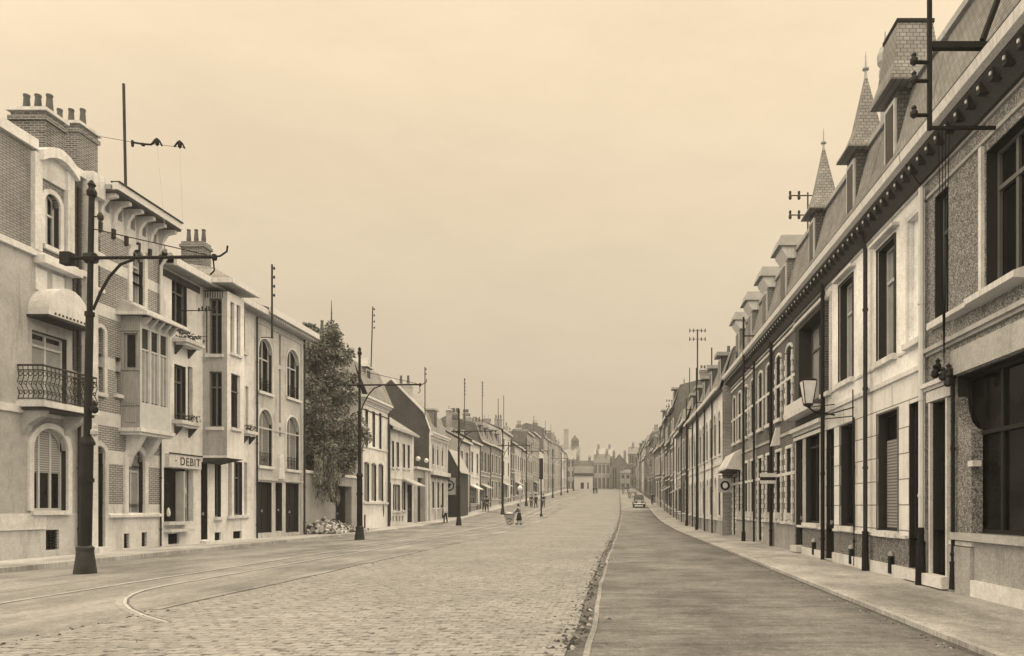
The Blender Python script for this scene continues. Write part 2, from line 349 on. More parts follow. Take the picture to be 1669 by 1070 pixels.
# ================================================================ facade tools
def arch_pts(o, n=10):
    s0, s1, z1 = o['s0'], o['s1'], o['z1']; r = (s1-s0)/2; rise = o.get('rise', r); cz = z1-rise; cs = (s0+s1)/2
    return [(cs-r*math.cos(math.pi*k/n), cz+rise*math.sin(math.pi*k/n)) for k in range(n+1)]
def O(s0, s1, z0, z1, **k):
    d = dict(s0=min(s0, s1), s1=max(s0, s1), z0=min(z0, z1), z1=max(z0, z1)); d.update(k); return d
def facade_faces(mb, s0, s1, z0, z1, ops, rev=.2, d=0.0):
    ss = sorted(set([s0, s1]+[v for o in ops for v in (o['s0'], o['s1']) if s0 < v < s1]))
    zz = sorted(set([z0, z1]+[v for o in ops for v in (o['z0'], o['z1']) if z0 < v < z1]))
    for a, b in zip(ss, ss[1:]):
        for c, e_ in zip(zz, zz[1:]):
            m, n = (a+b)/2, (c+e_)/2
            if any(o['s0'] < m < o['s1'] and o['z0'] < n < o['z1'] for o in ops): continue
            mb.face([(d, a, c), (d, b, c), (d, b, e_), (d, a, e_)])
    for o in ops:
        a, b, c, e_ = o['s0'], o['s1'], o['z0'], o['z1']; r = -o.get('rev', rev)
        if o.get('arch'):
            ap = arch_pts(o); cz = ap[0][1]
            for p, q in zip(ap, ap[1:]):
                mb.face([(d, p[0], p[1]), (d, q[0], q[1]), (d, q[0], e_), (d, p[0], e_)])
                mb.face([(d, p[0], p[1]), (d, q[0], q[1]), (r, q[0], q[1]), (r, p[0], p[1])])
        else:
            cz = e_; mb.face([(d, a, e_), (d, b, e_), (r, b, e_), (r, a, e_)])
        mb.face([(d, a, c), (d, a, cz), (r, a, cz), (r, a, c)]); mb.face([(d, b, c), (d, b, cz), (r, b, cz), (r, b, c)])
        mb.face([(d, a, c), (d, b, c), (r, b, c), (r, a, c)])
def wall(root, fr, s0, s1, z0, z1, ops, mat, D=8, prof=None, rev=.2, name='wall', zones=None, side=None):
    """front with openings, side and back walls; zones = list of (z_from, z_to, material)"""
    mb = MB(fr); g = .003
    zs = zones or [(z0, z1, mat)]
    for (a, b, m) in zs:
        mb.use(m); sub = []
        for o in ops:
            if o['z1'] > a and o['z0'] < b: sub.append(o)
        # cut openings at zone limits
        cut = []
        for o in sub:
            q = dict(o)
            if o['z1'] > b: q['z1'] = b; q.pop('arch', None); q['_top'] = 1
            if o['z0'] < a: q['z0'] = a; q['_bot'] = 1
            cut.append(q)
        facade_faces(mb, s0, s1, a, b, cut, rev)
    mb.use(side or mat)
    prof = prof or [(0, z1), (-D, z1)]
    pl = [(0, z0)]+[(min(0, d), z-.02) for d, z in prof]+[(-D, z0)]
    for s in (s0+g, s1-g): mb.face([(d, s, z) for d, z in pl])
    mb.face([(-D, s0, z0), (-D, s1, z0), (-D, s1, prof[-1][1]), (-D, s0, prof[-1][1])])
    return mb.build(name, root)
def roof(root, fr, s0, s1, prof, mat, th=.08, name='roof'):
    mb = MB(fr).use(mat); n = len(prof)
    top = [(d, z+th) for d, z in prof]; bot = prof
    mb.prism([(d, z) for d, z in top]+[(d, z) for d, z in reversed(bot)], s0+.005, s1-.005, 1)
    return mb.build(name, root)
DR = random.Random(77)
def window(root, fr, o, d=-.2, fm='frame', gm='glass', cols=2, transom=.72, sill='stone', lod=0, blind=None, fw=.07, name='window', bars=0, lintel=None, sillw=.12, shade_trim=True):
    a, b, c, e_ = o['s0'], o['s1'], o['z0'], o['z1']; d = -o.get('rev', -d)
    if blind is None and b-a > .5 and fm != 'door' and DR.random() < .42: blind = ('drape',)
    mb = MB(fr).use(fm)
    f0, f1 = d+.005, d+.06
    mb.box(f0, f1, a, a+fw, c, e_); mb.box(f0, f1, b-fw, b, c, e_); mb.box(f0, f1, a+fw, b-fw, c, c+fw)
    if o.get('arch'):
        ap = arch_pts(o); ai = [(p[0]+(((a+b)/2)-p[0])*fw*2/(b-a), p[1]-fw) for p in ap]
        for i in range(len(ap)-1):
            mb.face([(f1, ap[i][0], ap[i][1]), (f1, ap[i+1][0], ap[i+1][1]), (f1, ai[i+1][0], ai[i+1][1]), (f1, ai[i][0], ai[i][1])])
    else: mb.box(f0, f1, a+fw, b-fw, e_-fw, e_)
    if shade_trim and b-a > .35:
        mb.use('shade_trim'); mb.box(f1, -.012, a+.001, a+.014, c, e_-(o.get('rise', (b-a)/2) if o.get('arch') else 0)); mb.box(f1, -.012, b-.014, b-.001, c, e_-(o.get('rise', (b-a)/2) if o.get('arch') else 0))  # dark panels over the jambs, reveal shade put on as colour
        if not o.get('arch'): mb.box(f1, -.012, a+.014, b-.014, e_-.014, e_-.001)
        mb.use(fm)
    for k in range(1, cols):
        m = a+(b-a)*k/cols; mb.box(f0, f1-.008, m-fw*.5, m+fw*.5, c+fw, e_-(fw if not o.get('arch') else o.get('rise', (b-a)/2)*.1))
    if transom:
        t = c+(e_-c)*transom; mb.box(f0, f1+.01, a+fw, b-fw, t-fw*.5, t+fw*.5)
    for k in range(bars):
        t = c+(e_-c)*(k+1)/(bars+1); mb.box(f0, f1-.02, a+fw, b-fw, t-.012, t+.012)
    if lod:
        mb.use(gm); mb.face([(d, a, c), (d, b, c), (d, b, e_), (d, a, e_)])
        if blind and blind[0] == 'drape': mb.use('curtain'); mb.box(d+.002, d+.02, a+fw, a+(b-a)*.34, c+fw, e_-fw-.05); mb.box(d+.002, d+.02, b-(b-a)*.3, b-fw, c+fw, e_-fw-.05)
        elif blind: mb.use(blind[0]); mb.box(d+.002, d+.02, a+fw, b-fw, c+(e_-c)*blind[1], c+(e_-c)*blind[2])
        if sill: mb.use(sill); mb.box(-.05, sillw*.8, a-.06, b+.06, c-.12, c-.002)
        return mb.build(name, root)
    w_ = mb.build(name, root)
    p = MB(fr); p.face([(d, a, c), (d, b, c), (d, b, e_), (d, a, e_)]); p.build('pane', w_, mat=gm)
    if blind and blind[0] == 'drape':
        q = MB(fr); t_ = e_-fw-(o.get('rise', (b-a)/2)*.55 if o.get('arch') else .02); q.box(d+.002, d+.02, a+fw, a+(b-a)*.32, c+fw, t_); q.build('curtain', w_, mat='curtain'); q = MB(fr); q.box(d+.002, d+.02, b-(b-a)*.28, b-fw, c+fw, t_); q.build('curtain', w_, mat='curtain')
    elif blind:
        q = MB(fr); q.box(d+.002, d+.025, a+fw, b-fw, c+(e_-c)*blind[1], c+(e_-c)*blind[2]-.01); q.build('blind' if blind[0] != 'curtain' else 'curtain', w_, mat=blind[0])
    if sill:
        q = MB(fr); q.box(d+.06, sillw, a-.08, b+.08, c-.13, c-.002); q.build('sill', w_, mat=sill)
    if lintel:
        q = MB(fr); q.box(-.02, .05, a-.12, b+.12, e_+.002, e_+.24); q.build('lintel', w_, mat=lintel)
    return w_
def surround(root, fr, o, mat, wd=.13, pr=.05, name='window_surround', keys=False):
    mb = MB(fr).use(mat); a, b, c, e_ = o['s0'], o['s1'], o['z0'], o['z1']
    if o.get('arch'):
        ap = arch_pts(o, 12); cz = ap[0][1]; cs = (a+b)/2; r = (b-a)/2; rise = o.get('rise', r)
        for k in range(12):
            t0, t1 = math.pi*k/12, math.pi*(k+1)/12
            P = lambda t, g: (cs-(r+g)*math.cos(t), cz+(rise+g)*math.sin(t))
            mb.prism([P(t0, .001), P(t1, .001), P(t1, wd), P(t0, wd)], -.01, pr, 0)
    else:
        cz = e_; mb.box(-.01, pr, a-wd, b+wd, e_+.001, e_+wd)
    if keys:
        z = c; i = 0
        while z < cz-.05:
            ww = wd*(1.7 if i % 2 else .9); h = min(.2, cz-z)
            mb.box(-.01, pr+(.012 if i % 2 else 0), a-ww, a-.001, z, z+h-.015); mb.box(-.01, pr+(.012 if i % 2 else 0), b+.001, b+ww, z, z+h-.015); z += .2; i += 1
    else:
        mb.box(-.01, pr-.002, a-wd, a-.001, c, cz); mb.box(-.01, pr-.002, b+.001, b+wd, c, cz)
    return mb.build(name, root)
def doorx(root, fr, o, mat='door', panels=True, fanlight=.78, leaf=1, name='door', d=-.25):
    a, b, c, e_ = o['s0'], o['s1'], o['z0'], o['z1']
    d = -o.get('rev', -d); mb = MB(fr).use(mat); fz = c+(e_-c)*fanlight
    mb.box(d-.02, d+.05, a, b, c, fz)
    mb.box(d, d+.08, a, a+.07, c, e_); mb.box(d, d+.08, b-.07, b, c, e_); mb.box(d, d+.09, a+.07, b-.07, fz, fz+.08)
    if panels:
        for k in range(leaf):
            x0 = a+.12+(b-a-.16)*k/leaf; x1 = a+.04+(b-a-.16)*(k+1)/leaf+.04
            for (u, v) in ((.08, .36), (.42, .93)):
                mb.box(d+.05, d+.075, x0+.03, x1-.03, c+(fz-c)*u, c+(fz-c)*v)
    mb.use('shade_trim'); ct = o.get('rise', (b-a)/2) if o.get('arch') else 0  # door reveals get the same painted-on shade
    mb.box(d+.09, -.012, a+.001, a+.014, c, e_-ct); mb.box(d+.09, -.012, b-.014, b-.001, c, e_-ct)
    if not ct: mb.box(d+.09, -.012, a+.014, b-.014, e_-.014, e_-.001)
    o_ = mb.build(name, root)
    if fanlight < .99:
        g = MB(fr); g.face([(d, a, fz), (d, b, fz), (d, b, e_), (d, a, e_)]); g.build('fanlight', o_, mat='glass')
    h = MB(fr); h.box(d+.05, d+.13, (a+b)/2-.02+(.0 if leaf > 1 else (b-a)*.35), (a+b)/2+.02+(0 if leaf > 1 else (b-a)*.35), c+1.0, c+1.12); h.build('handle', o_, mat='zinc')
    return o_
def band(root, fr, s0, s1, z0, z1, pr=.05, mat='stone', name='string_course'):
    return MB(fr).box(-.01, pr, s0+.002, s1-.002, z0, z1).build(name, root, mat=mat)
def cornice(root, fr, s0, s1, z, steps, mat='stone', dent=0, name='cornice', dm=None):
    mb = MB(fr).use(mat); zz = z
    for (pr, h) in steps: mb.box(-.01, pr, s0+.002, s1-.002, zz, zz+h); zz += h
    if dent:
        mb.use(dm or mat); s = s0+.1
        while s < s1-.1: mb.box(-.01, steps[-1][0]*.75, s, s+.09, z-.13, z-.001); s += dent
    return mb.build(name, root)
def gutterm(root, fr, s0, s1, z, pr, mat='gutter', h=.14):
    mb = MB(fr).use(mat); mb.prism([(pr-.14, z), (pr, z+.03), (pr+.02, z+h), (pr-.14, z+h)], s0+.003, s1-.003, 1); return mb.build('gutter', root)
def pipe(root, fr, s, z0, z1, d=.09, r=.045, mat='iron2', neck=None, name='downpipe', boot=None):
    mb = MB(fr).use(mat); pts = [(d, s, z0), (d, s, z1)]
    if neck: pts = [(d, s, z0), (d, s, z1-.5), (d+neck*.5, s, z1-.2), (d+neck, s, z1)]
    mb.tube(pts, r, 8)
    z = z0+.6
    while z < z1-.6: mb.tube([(d, s, z), (d, s, z+.06)], r+.015, 8); z += 1.9
    if boot: mb.use('iron').tube([(d, s, z0), (d, s, z0+boot-.08), (d, s, z0+boot)], [r+.035, r+.02, r+.03], 8)
    return mb.build(name, root, smooth=False)
def chimney(root, fr, d0, d1, s0, s1, z0, z1, pots=3, along='d', mat='chim', pm='pot', ph=.6, pr=.12, cap=True):
    mb = MB(fr).use(mat); mb.box(d0, d1, s0, s1, z0, z1)
    mb.box(d0-.06, d1+.06, s0-.06, s1+.06, z1-.28, z1-.14)
    if cap: mb.use('stone').box(d0-.09, d1+.09, s0-.09, s1+.09, z1, z1+.10)
    c = mb.build('chimney', root)
    for k in range(pots):
        t = (k+.5)/pots
        x, y = (d0+(d1-d0)*t, (s0+s1)/2) if along == 'd' else ((d0+d1)/2, s0+(s1-s0)*t)
        q = MB(fr).use(pm); q.lathe((x, y, z1+.1), [(pr*.95, 0), (pr*1.0, .08), (pr*.72, ph*.85), (pr*.85, ph*.9), (pr*.85, ph)], 10); q.build('chimney_pot', c)
    return c
def frontface(mb, d0, d1, s, z0, z1, ops, rev=.15, dirn=1):
    """face perpendicular to the street at s, looking toward the camera; ops in (d, z)"""
    ss = sorted(set([d0, d1]+[v for o in ops for v in o[:2]])); zz = sorted(set([z0, z1]+[v for o in ops for v in o[2:4]]))
    for a, b in zip(ss, ss[1:]):
        for c, e_ in zip(zz, zz[1:]):
            m, n = (a+b)/2, (c+e_)/2
            if any(o[0] < m < o[1] and o[2] < n < o[3] for o in ops): continue
            mb.face([(a, s, c), (b, s, c), (b, s, e_), (a, s, e_)])
    for (a, b, c, e_) in [o[:4] for o in ops]:
        r = s+rev
        for P in (((a, c), (a, e_)), ((b, c), (b, e_)), ((a, c), (b, c)), ((a, e_), (b, e_))):
            mb.face([(P[0][0], s, P[0][1]), (P[1][0], s, P[1][1]), (P[1][0], r, P[1][1]), (P[0][0], r, P[0][1])])
def sidewindow(root, fr, s, o, fm='frame', gm='glass', sill='stone', cols=1, rev=.15):
    a, b, c, e_ = o[:4]; r = s+rev; fw = .06; mb = MB(fr).use(fm)
    for q in ((a, a+fw, c, e_), (b-fw, b, c, e_), (a+fw, b-fw, c, c+fw), (a+fw, b-fw, e_-fw, e_), (a+fw, b-fw, c+(e_-c)*.72-.03, c+(e_-c)*.72+.03)): mb.box(q[0], q[1], r-.06, r-.005, q[2], q[3])
    for k in range(1, cols): m = a+(b-a)*k/cols; mb.box(m-.03, m+.03, r-.05, r-.005, c+fw, e_-fw)
    w_ = mb.build('window', root)
    p = MB(fr); p.face([(a, r, c), (b, r, c), (b, r, e_), (a, r, e_)]); p.build('pane', w_, mat=gm)
    if sill: MB(fr).box(a-.08, b+.08, s-.12, r-.06, c-.13, c-.002).build('sill', w_, mat=sill)
    return w_
LF = frame(-1, 17.0); RF = frame(1, 6.1); RF2 = frame(1, 5.6)
def W(px0, px1, yt, yb, X=17.0, **k):
    a, b = YS(px0, X), YS(px1, X); m = (a+b)/2; return O(a, b, HZ(yb, m), HZ(yt, m), **k)
def house(sg, X, s0, s1, label, cat='house', name='terraced_house', group=None, zb=None):
    m = (s0+s1)/2; return thing(name, (sg*X, m, G(m) if zb is None else zb), label, cat, group)
GL = 'houses of the left-hand row'; GR = 'houses of the right-hand row'
def rev_prof(z, h, D, over): return [(over, z), (-D/2, z+h), (-D, z)]

# ================================================================ LEFT ROW, near houses
# --- house with balcony and hooded window
s0, s1 = 17.0, 22.42
h = house(-1, 17, s0, s1, 'stuccoed house with an iron balcony and a curved pediment, nearest on the left', group=GL, name='balcony_house')
gf = O(20.45, 21.72, 1.50, 3.95, arch=1, rise=.62); top = W(71, 96, 318, 404, arch=1)
bd = O(20.45, 21.75, 4.72, 6.75); ops = [gf, top, bd, O(18.0, 19.1, 1.50, 3.9, arch=1, rise=.5), O(18.1, 19.0, 5.3, 7.3), O(18.1, 19.0, 9.3, 10.9), O(20.95, 21.45, .32, .92, rev=.12)]
wall(h, LF, s0, s1, 0, 12.1, ops, 'grey', D=9, zones=[(0, 1.42, 'drab'), (1.42, 4.3, 'grey'), (4.3, 8.9, 'grey'), (8.9, 12.1, 'greybrick')], side='chim', prof=[(0, 12.1), (-4.5, 12.3), (-9, 12.1)])
roof(h, LF, s0, s1, [(-.3, 12.12), (-4.5, 12.35), (-9, 12.1)], 'slate')
window(h, LF, gf, blind=('blind', .46, 1), cols=3, transom=0, fm='frame'); window(h, LF, top, cols=2, transom=.62, fm='frame')
window(h, LF, bd, cols=2, transom=.8, blind=('curtain', 0, .9), sill=None); window(h, LF, ops[3]); window(h, LF, ops[4]); window(h, LF, ops[5])
surround(h, LF, gf, 'stone', .16, .07); surround(h, LF, top, 'stone', .14, .06)
g = MB(LF).use('iron')
for k in range(7): z = .36+k*.085; g.box(-.1, -.05, 20.97, 21.43, z, z+.025)
for k in range(3): s = 21.05+k*.13; g.box(-.1, -.06, s, s+.02, .33, .92)
g.build('cellar_grille', h)
for (a, b, pr) in ((0, 1.42, .05),): MB(LF).box(-.01, pr, s0, 20.9, .95, 1.42).build('plinth_course', h, mat='stone')
band(h, LF, s0, s1, 4.28, 4.5, .08); band(h, LF, s0, s1, 8.9, 9.08, .12)
# stone shelf under the top window and pilasters
MB(LF).box(-.01, .35, 20.5, 21.95, 8.72, 8.95).build('window_shelf', h, mat='stone')
for s in (20.4, 21.62): MB(LF).box(-.01, .14, s, s+.26, 9.08, 11.9).build('pilaster', h, mat='stone')
for s in (s0,): MB(LF).box(-.01, .10, s, s+.30, 0, 8.9).build('pilaster', h, mat='grey')
MB(LF).box(-.01, .05, 21.97, 22.28, 5.9, 11.9).build('dark_strip', h, mat='brick3'); pipe(h, LF, 22.12, .3, 11.6, .1, .05, 'iron2')  # dark brick strip on the wall behind the downpipe
for (a, c_) in ((20.55, 20.95), (21.15, 21.6)): MB(LF).box(-.01, .04, a, c_, 7.95, 8.6).build('wall_panel', h, mat='stone')
MB(LF).box(-.01, .16, 21.98, 22.4, 7.2, 7.32).build('impost', h, mat='stone')
# segmental pediment
mb = MB(LF).use('stone'); n = 12; c0, c1 = 20.55, 21.92
for k in range(n):
    t0, t1 = k/n, (k+1)/n; z = lambda t: 11.62+.42*math.sin(math.pi*(.08+.84*t))
    a, b = c0+(c1-c0)*t0, c0+(c1-c0)*t1
    mb.prism([(a, z(t0)), (b, z(t1)), (b, z(t1)+.3), (a, z(t0)+.3)], -.25, .28, 0); mb.prism([(a, 11.3), (b, 11.3), (b, z(t1)), (a, z(t0))], -.2, .06, 0)
mb.build('pediment', h)
MB(LF).box(-.15, .12, 17.0, c0, 12.0, 12.3).build('parapet', h, mat='stone'); MB(LF).box(-.15, .12, c1, s1, 12.0, 12.22).build('parapet', h, mat='stone')
# hood over balcony window: a quarter-barrel awning
mb = MB(LF).use('stone'); n = 14; cs, r = 21.1, .82
def hp(t, g): return (cs-(r-g)*math.cos(t), 7.15+(.95-g)*math.sin(t))
mb.prism([hp(math.pi*k/n, 0) for k in range(n+1)], 0, .62, 0); mb.build('window_hood', h)
mb = MB(LF).use('iron2'); mb.box(.0, .64, cs-r-.02, cs+r+.02, 7.08, 7.15)
for k in range(9): mb.box(.621, .64, cs-.6+k*.14, cs-.55+k*.14, 7.2, 7.26)
mb.build('hood_trim', h)
# balcony
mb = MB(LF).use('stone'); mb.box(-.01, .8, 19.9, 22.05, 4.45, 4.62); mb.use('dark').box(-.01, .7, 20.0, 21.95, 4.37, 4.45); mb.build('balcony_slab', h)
for s in (20.1, 21.55): MB(LF).prism([(0, 4.37), (.62, 4.37), (.55, 4.2), (.15, 3.95), (0, 3.65)], s, s+.22, 1).build('balcony_bracket', h, mat='grey')
mb = MB(LF).use('iron2'); zt = 5.62
def rl(p, q):
    P, Q = Vector(p), Vector(q); L = (Q-P).length; n = int(L/.13); d = (Q-P)/L
    mb.tube([p+(zt,), q+(zt,)] if len(p) == 2 else [p, q], .025, 6); 
def railrun(a, b):
    A, B = Vector((a[0], a[1], 0)), Vector((b[0], b[1], 0)); L = (B-A).length; n = max(2, int(L/.14)); up = Vector((0, 0, 1))
    for z in (4.68, 5.48, 5.62): mb.tube([A+up*z, B+up*z], .018 if z < 5.6 else .03, 6)
    for k in range(n+1):
        P = A+(B-A)*k/n; mb.tube([P+up*4.68, P+up*4.85+(B-A)/L*.05, P+up*5.05-(B-A)/L*.05, P+up*5.3+(B-A)/L*.03, P+up*5.6], .011, 5)
        if k < n:
            q = A+(B-A)*(k+.5)/n
            for zc, rr in ((5.38, .06), (4.86, .055), (5.12, .045)):
                ring = [q+(B-A)/L*rr*math.cos(t)+up*(zc+rr*math.sin(t)) for t in [math.pi*2*j/8 for j in range(9)]]
                mb.tube(ring, .012, 4)
railrun((.72, 19.95), (.72, 22.0)); railrun((.02, 22.0), (.72, 22.0)); railrun((.02, 19.95), (.72, 19.95)); mb.build('balcony_railing', h)
chimney(h, LF, -1.65, -.58, 22.55-.9, 22.40, 11.6, 13.75, pots=3, ph=.62, pr=.11)

# --- brick house with timber oriel
s0, s1 = 22.42, 26.18
h = house(-1, 17, s0, s1, 'banded light brick house with deep bracketed eaves and a timber oriel bay', group=GL, name='oriel_house')
ops = []
sm = [(171, 179, 326, 347), (192, 199, 342, 361), (213, 220, 356, 375), (232, 238, 368, 386), (249, 255, 380, 396)]
small = [W(*q) for q in sm]; t2 = W(213, 233, 408, 497, arch=1); t2 = O(t2['s0'], t2['s1'], t2['z0'], t2['z1'], arch=1)
n1 = W(188, 197, 583, 643); n0 = W(156, 168, 534, 640, arch=1); g2 = W(206, 233, 733, 838, arch=1); dr = W(150, 168, 727, 893, arch=1)
p1 = W(155, 163, 385, 412, arch=1); p2 = W(155, 163, 432, 470); c1_ = W(202, 211, 870, 894, rev=.12); c2_ = W(231, 240, 868, 891, rev=.12)
bay = O(24.35, 25.55, 4.9, 7.6)
ops = small+[t2, n1, n0, g2, dr, p1, p2, c1_, c2_]
zones = [(0, 1.32, 'stone'), (1.32, 1.7, 'stone'), (1.7, 3.05, 'lightbrick'), (3.05, 3.5, 'stone'), (3.5, 4.3, 'lightbrick'), (4.3, 4.75, 'stone'), (4.75, 6.2, 'lightbrick'), (6.2, 6.6, 'stone'), (6.6, 7.9, 'lightbrick'), (7.9, 8.3, 'stone'), (8.3, 9.5, 'lightbrick'), (9.5, 9.85, 'stone'), (9.85, 10.75, 'lightbrick'), (10.75, 11.0, 'stone'), (11.0, 11.9, 'stone')]
wall(h, LF, s0, s1, 0, 11.9, ops, 'lightbrick', D=9, zones=zones, side='chim', prof=[(0, 11.9), (-4.5, 13.0), (-9, 11.9)])
roof(h, LF, s0, s1+.1, [(.0, 12.0), (-4.5, 13.2), (-9, 11.9)], 'slate')
for o in small: window(h, LF, o, cols=1, transom=0, sill=None, fm='frame', fw=.04)
window(h, LF, t2, cols=2, transom=.7); window(h, LF, n1, cols=1); window(h, LF, n0, cols=1, transom=.65); window(h, LF, g2, cols=2, transom=.66, blind=('curtain', 0, .98), sill=None)
window(h, LF, p1, cols=1, transom=0); window(h, LF, p2, cols=1, transom=0)
surround(h, LF, t2, 'stone', .16, .07); surround(h, LF, n0, 'stone', .13, .06); surround(h, LF, g2, 'stone', .17, .09); surround(h, LF, dr, 'stone', .15, .08)
doorx(h, LF, dr, 'door', fanlight=.72); MB(LF).box(-.2, .28, dr['s0']-.05, dr['s1']+.05, .0, .30).build('door_step', h, mat='stone')
for o in (c1_, c2_):
    g = MB(LF).use('black'); g.face([(-.11, o['s0'], o['z0']), (-.11, o['s1'], o['z0']), (-.11, o['s1'], o['z1']), (-.11, o['s0'], o['z1'])]); g.use('iron2')
    for k in range(5): z = o['z0']+(o['z1']-o['z0'])*(k+.5)/5; g.box(-.1, -.06, o['s0'], o['s1'], z, z+.02)
    g.build('cellar_grille', h)
MB(LF).prism([(0, 1.22), (.13, 1.26), (.13, 1.34), (0, 1.4)], dr['s1']+.16, s1-.05, 1).build('plinth_ledge', h, mat='stone')
# left pilaster strip with carved head
MB(LF).box(-.01, .16, s0+.0, s0+.42, 0, 12.0).build('pilaster', h, mat='stone')
MB(LF).box(-.01, .34, s0-.02, s0+.50, 11.55, 12.28).build('pilaster_cap', h, mat='stone')
# eaves
E0, E1 = s0+.5, s1+.12
mb = MB(LF).use('soffit'); mb.box(-.01, .70, E0, E1, 11.86, 11.93); mb.use('fascia').box(.56, .75, E0, E1, 11.93, 12.16); mb.use('iron2').box(.5, .80, E0, E1, 12.16, 12.20); mb.use('zinc').box(-.3, .5, E0, E1, 11.94, 12.1); mb.build('eaves', h)
for k in range(6):
    s = E0+.12+k*(E1-E0-.32)/5
    mb = MB(LF).use('fascia'); pts = [(0, 10.95), (.10, 11.2), (.14, 11.45), (.30, 11.68), (.60, 11.74), (.60, 11.86), (0, 11.86)]
    mb.prism(pts, s, s+.13, 1); mb.use('iron2').prism([(.0, 10.6), (.08, 10.65), (.09, 10.94), (0, 10.94)], s, s+.11, 1); mb.build('eaves_bracket', h)
# oriel
B0, B1, e_ = 24.1, 25.72, .66
b = MB(LF).use('wood'); zs0, zs1, zt1 = 4.32, 4.95, 8.15
fo = [(-0.0+.08, e_-.08, 5.35, 7.3)]
frontface(b, 0, e_, B0, zs0, zt1, [(.1, e_-.1, 6.35, 7.55)], .06); frontface(b, 0, e_, B1, zs0, zt1, [], .06)
nl = 3; lw = (B1-B0-.16)/nl; lights = [O(B0+.1+k*lw, B0+.1+(k+1)*lw-.08, 5.2, 7.75) for k in range(nl)]
b.use('frame'); facade_faces(b, B0, B1, zs0, zt1, lights, .07, e_); b.use('soffit').box(0, e_, B0, B1, zs0-.02, zs0); body = b.build('oriel', h)
for o in lights:
    q = MB(LF); r = e_-.06; q.use('frame'); a, c = o['s0'], o['s1']
    q.box(r, r+.03, a, a+.03, 5.2, 7.75); q.box(r, r+.03, c-.03, c, 5.2, 7.75); q.box(r, r+.04, a+.03, c-.03, 7.0, 7.06); q.box(r, r+.03, (a+c)/2-.015, (a+c)/2+.015, 5.2, 7.0)
    q.use('glass2').face([(r, a, 5.2), (r, c, 5.2), (r, c, 7.75), (r, a, 7.75)]); q.use('curtain').box(r+.002, r+.01, a+.03, c-.03, 5.25, 6.98); q.build('oriel_window', body)
q = MB(LF); q.use('wood')
for (a, c) in ((4.5, 5.0), (5.15, 6.2)):
    q.box(.14, .52, B0-.02, B0-.001, a, c)
q.use('glass2').box(.2, .46, B0+.03, B0+.05, 6.4, 7.5)
for z in (5.08, 6.28, 7.62): q.use('wood').box(.02, e_+.0, B0-.04, B0-.001, z, z+.05)
q.build('oriel_panel', body)
q = MB(LF).use('stone'); q.box(0, e_+.12, B0-.12, B1+.12, 4.18, 4.31); q.box(.0, e_+.05, B0-.05, B1+.05, 4.08, 4.18)
q.prism([(0, 4.08), (e_-.1, 4.08), (e_-.3, 3.7), (.12, 3.35), (0, 3.0)], B0+.25, B0+.5, 1); q.prism([(0, 4.08), (e_-.1, 4.08), (e_-.3, 3.7), (.12, 3.35), (0, 3.0)], B1-.5, B1-.25, 1); q.build('oriel_base', body)
q = MB(LF).use('zinc'); O0, O1, oe = B0-.28, B1+.55, e_+.42
q.mesh([(0, O0, 8.22), (oe, O0, 8.22), (oe, O1, 8.22), (0, O1, 8.22), (0, O0+.3, 8.75), (0, O1-.3, 8.75)], [(0, 1, 4), (1, 2, 5, 4), (2, 3, 5), (0, 3, 2, 1)])
q.use('fascia').box(oe-.1, oe+.01, O0, O1, 8.12, 8.22); q.box(0, oe-.1, O0, O0+.1, 8.12, 8.22); q.use('soffit').box(0, oe-.1, O0+.1, O1, 8.14, 8.20)
for k in range(5): s = B0+.1+k*.36; q.use('frame').prism([(e_, 7.8), (e_+.08, 7.86), (e_+.22, 8.02), (e_+.3, 8.12), (e_, 8.12)], s, s+.1, 1)
q.build('oriel_roof', body)
pipe(h, LF, s1-.12, 7.95, 11.0, .11, .055, 'gutter', neck=.4); pipe(h, LF, s1-.06, 0.15, 7.9, .06, .03, 'iron2', name='rainpipe')
chimney(h, LF, -3.4, -2.15, 25.9-.85, 25.95, 12.3, 15.2, pots=3, ph=.68, pr=.11)

# --- white modern house with shop and corner bay
s0, s1 = 26.18, 33.1
h = house(-1, 17, s0, s1, 'plain white house with a shop sign and a boxed-out bay under a hipped roof', group=GL, name='bay_house')
wt = W(280, 305, 456, 531); w1a = W(284, 303, 596, 686); w1b = W(306, 314, 598, 688); w2t = W(395, 399.5, 514, 574); w2a = W(394, 398.5, 628, 697); w2b = W(400, 405, 630, 698)
dr = W(327.5, 338.5, 753, 880); gw = W(350, 360.5, 753, 843); g3 = [W(372, 378, 752, 841), W(381.5, 395, 753, 840), W(398, 403, 754, 839)]
shop = O(YS(267, 17), YS(315, 17), 1.05, 3.1); cel = [W(274, 292, 870, 887, rev=.12), W(350, 360, 868, 881, rev=.12), W(380, 394, 866, 878, rev=.12)]
ops = [wt, w1a, w1b, w2t, w2a, w2b, dr, gw, shop]+g3+cel
wall(h, LF, s0, s1, 0, 10.75, ops, 'white', D=9, prof=[(0, 10.75), (-4.5, 13.2), (-9, 10.75)])
roof(h, LF, s0, s1, [(.55, 10.85), (-4.5, 13.2), (-9, 10.75)], 'slate', .06)
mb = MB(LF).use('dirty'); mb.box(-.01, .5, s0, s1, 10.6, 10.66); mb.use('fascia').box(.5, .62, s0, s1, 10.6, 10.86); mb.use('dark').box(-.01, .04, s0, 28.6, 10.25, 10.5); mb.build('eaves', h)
for o, c, bl in ((wt, 2, False), (w1a, 2, False), (w1b, 1, False), (w2t, 1, False), (w2a, 1, False), (w2b, 1, False), (gw, 1, False), (g3[0], 1, False), (g3[1], 2, False), (g3[2], 1, False)): window(h, LF, o, cols=c, fm='frame_d', gm='glass', blind=bl, transom=.7 if o is not gw else 0)
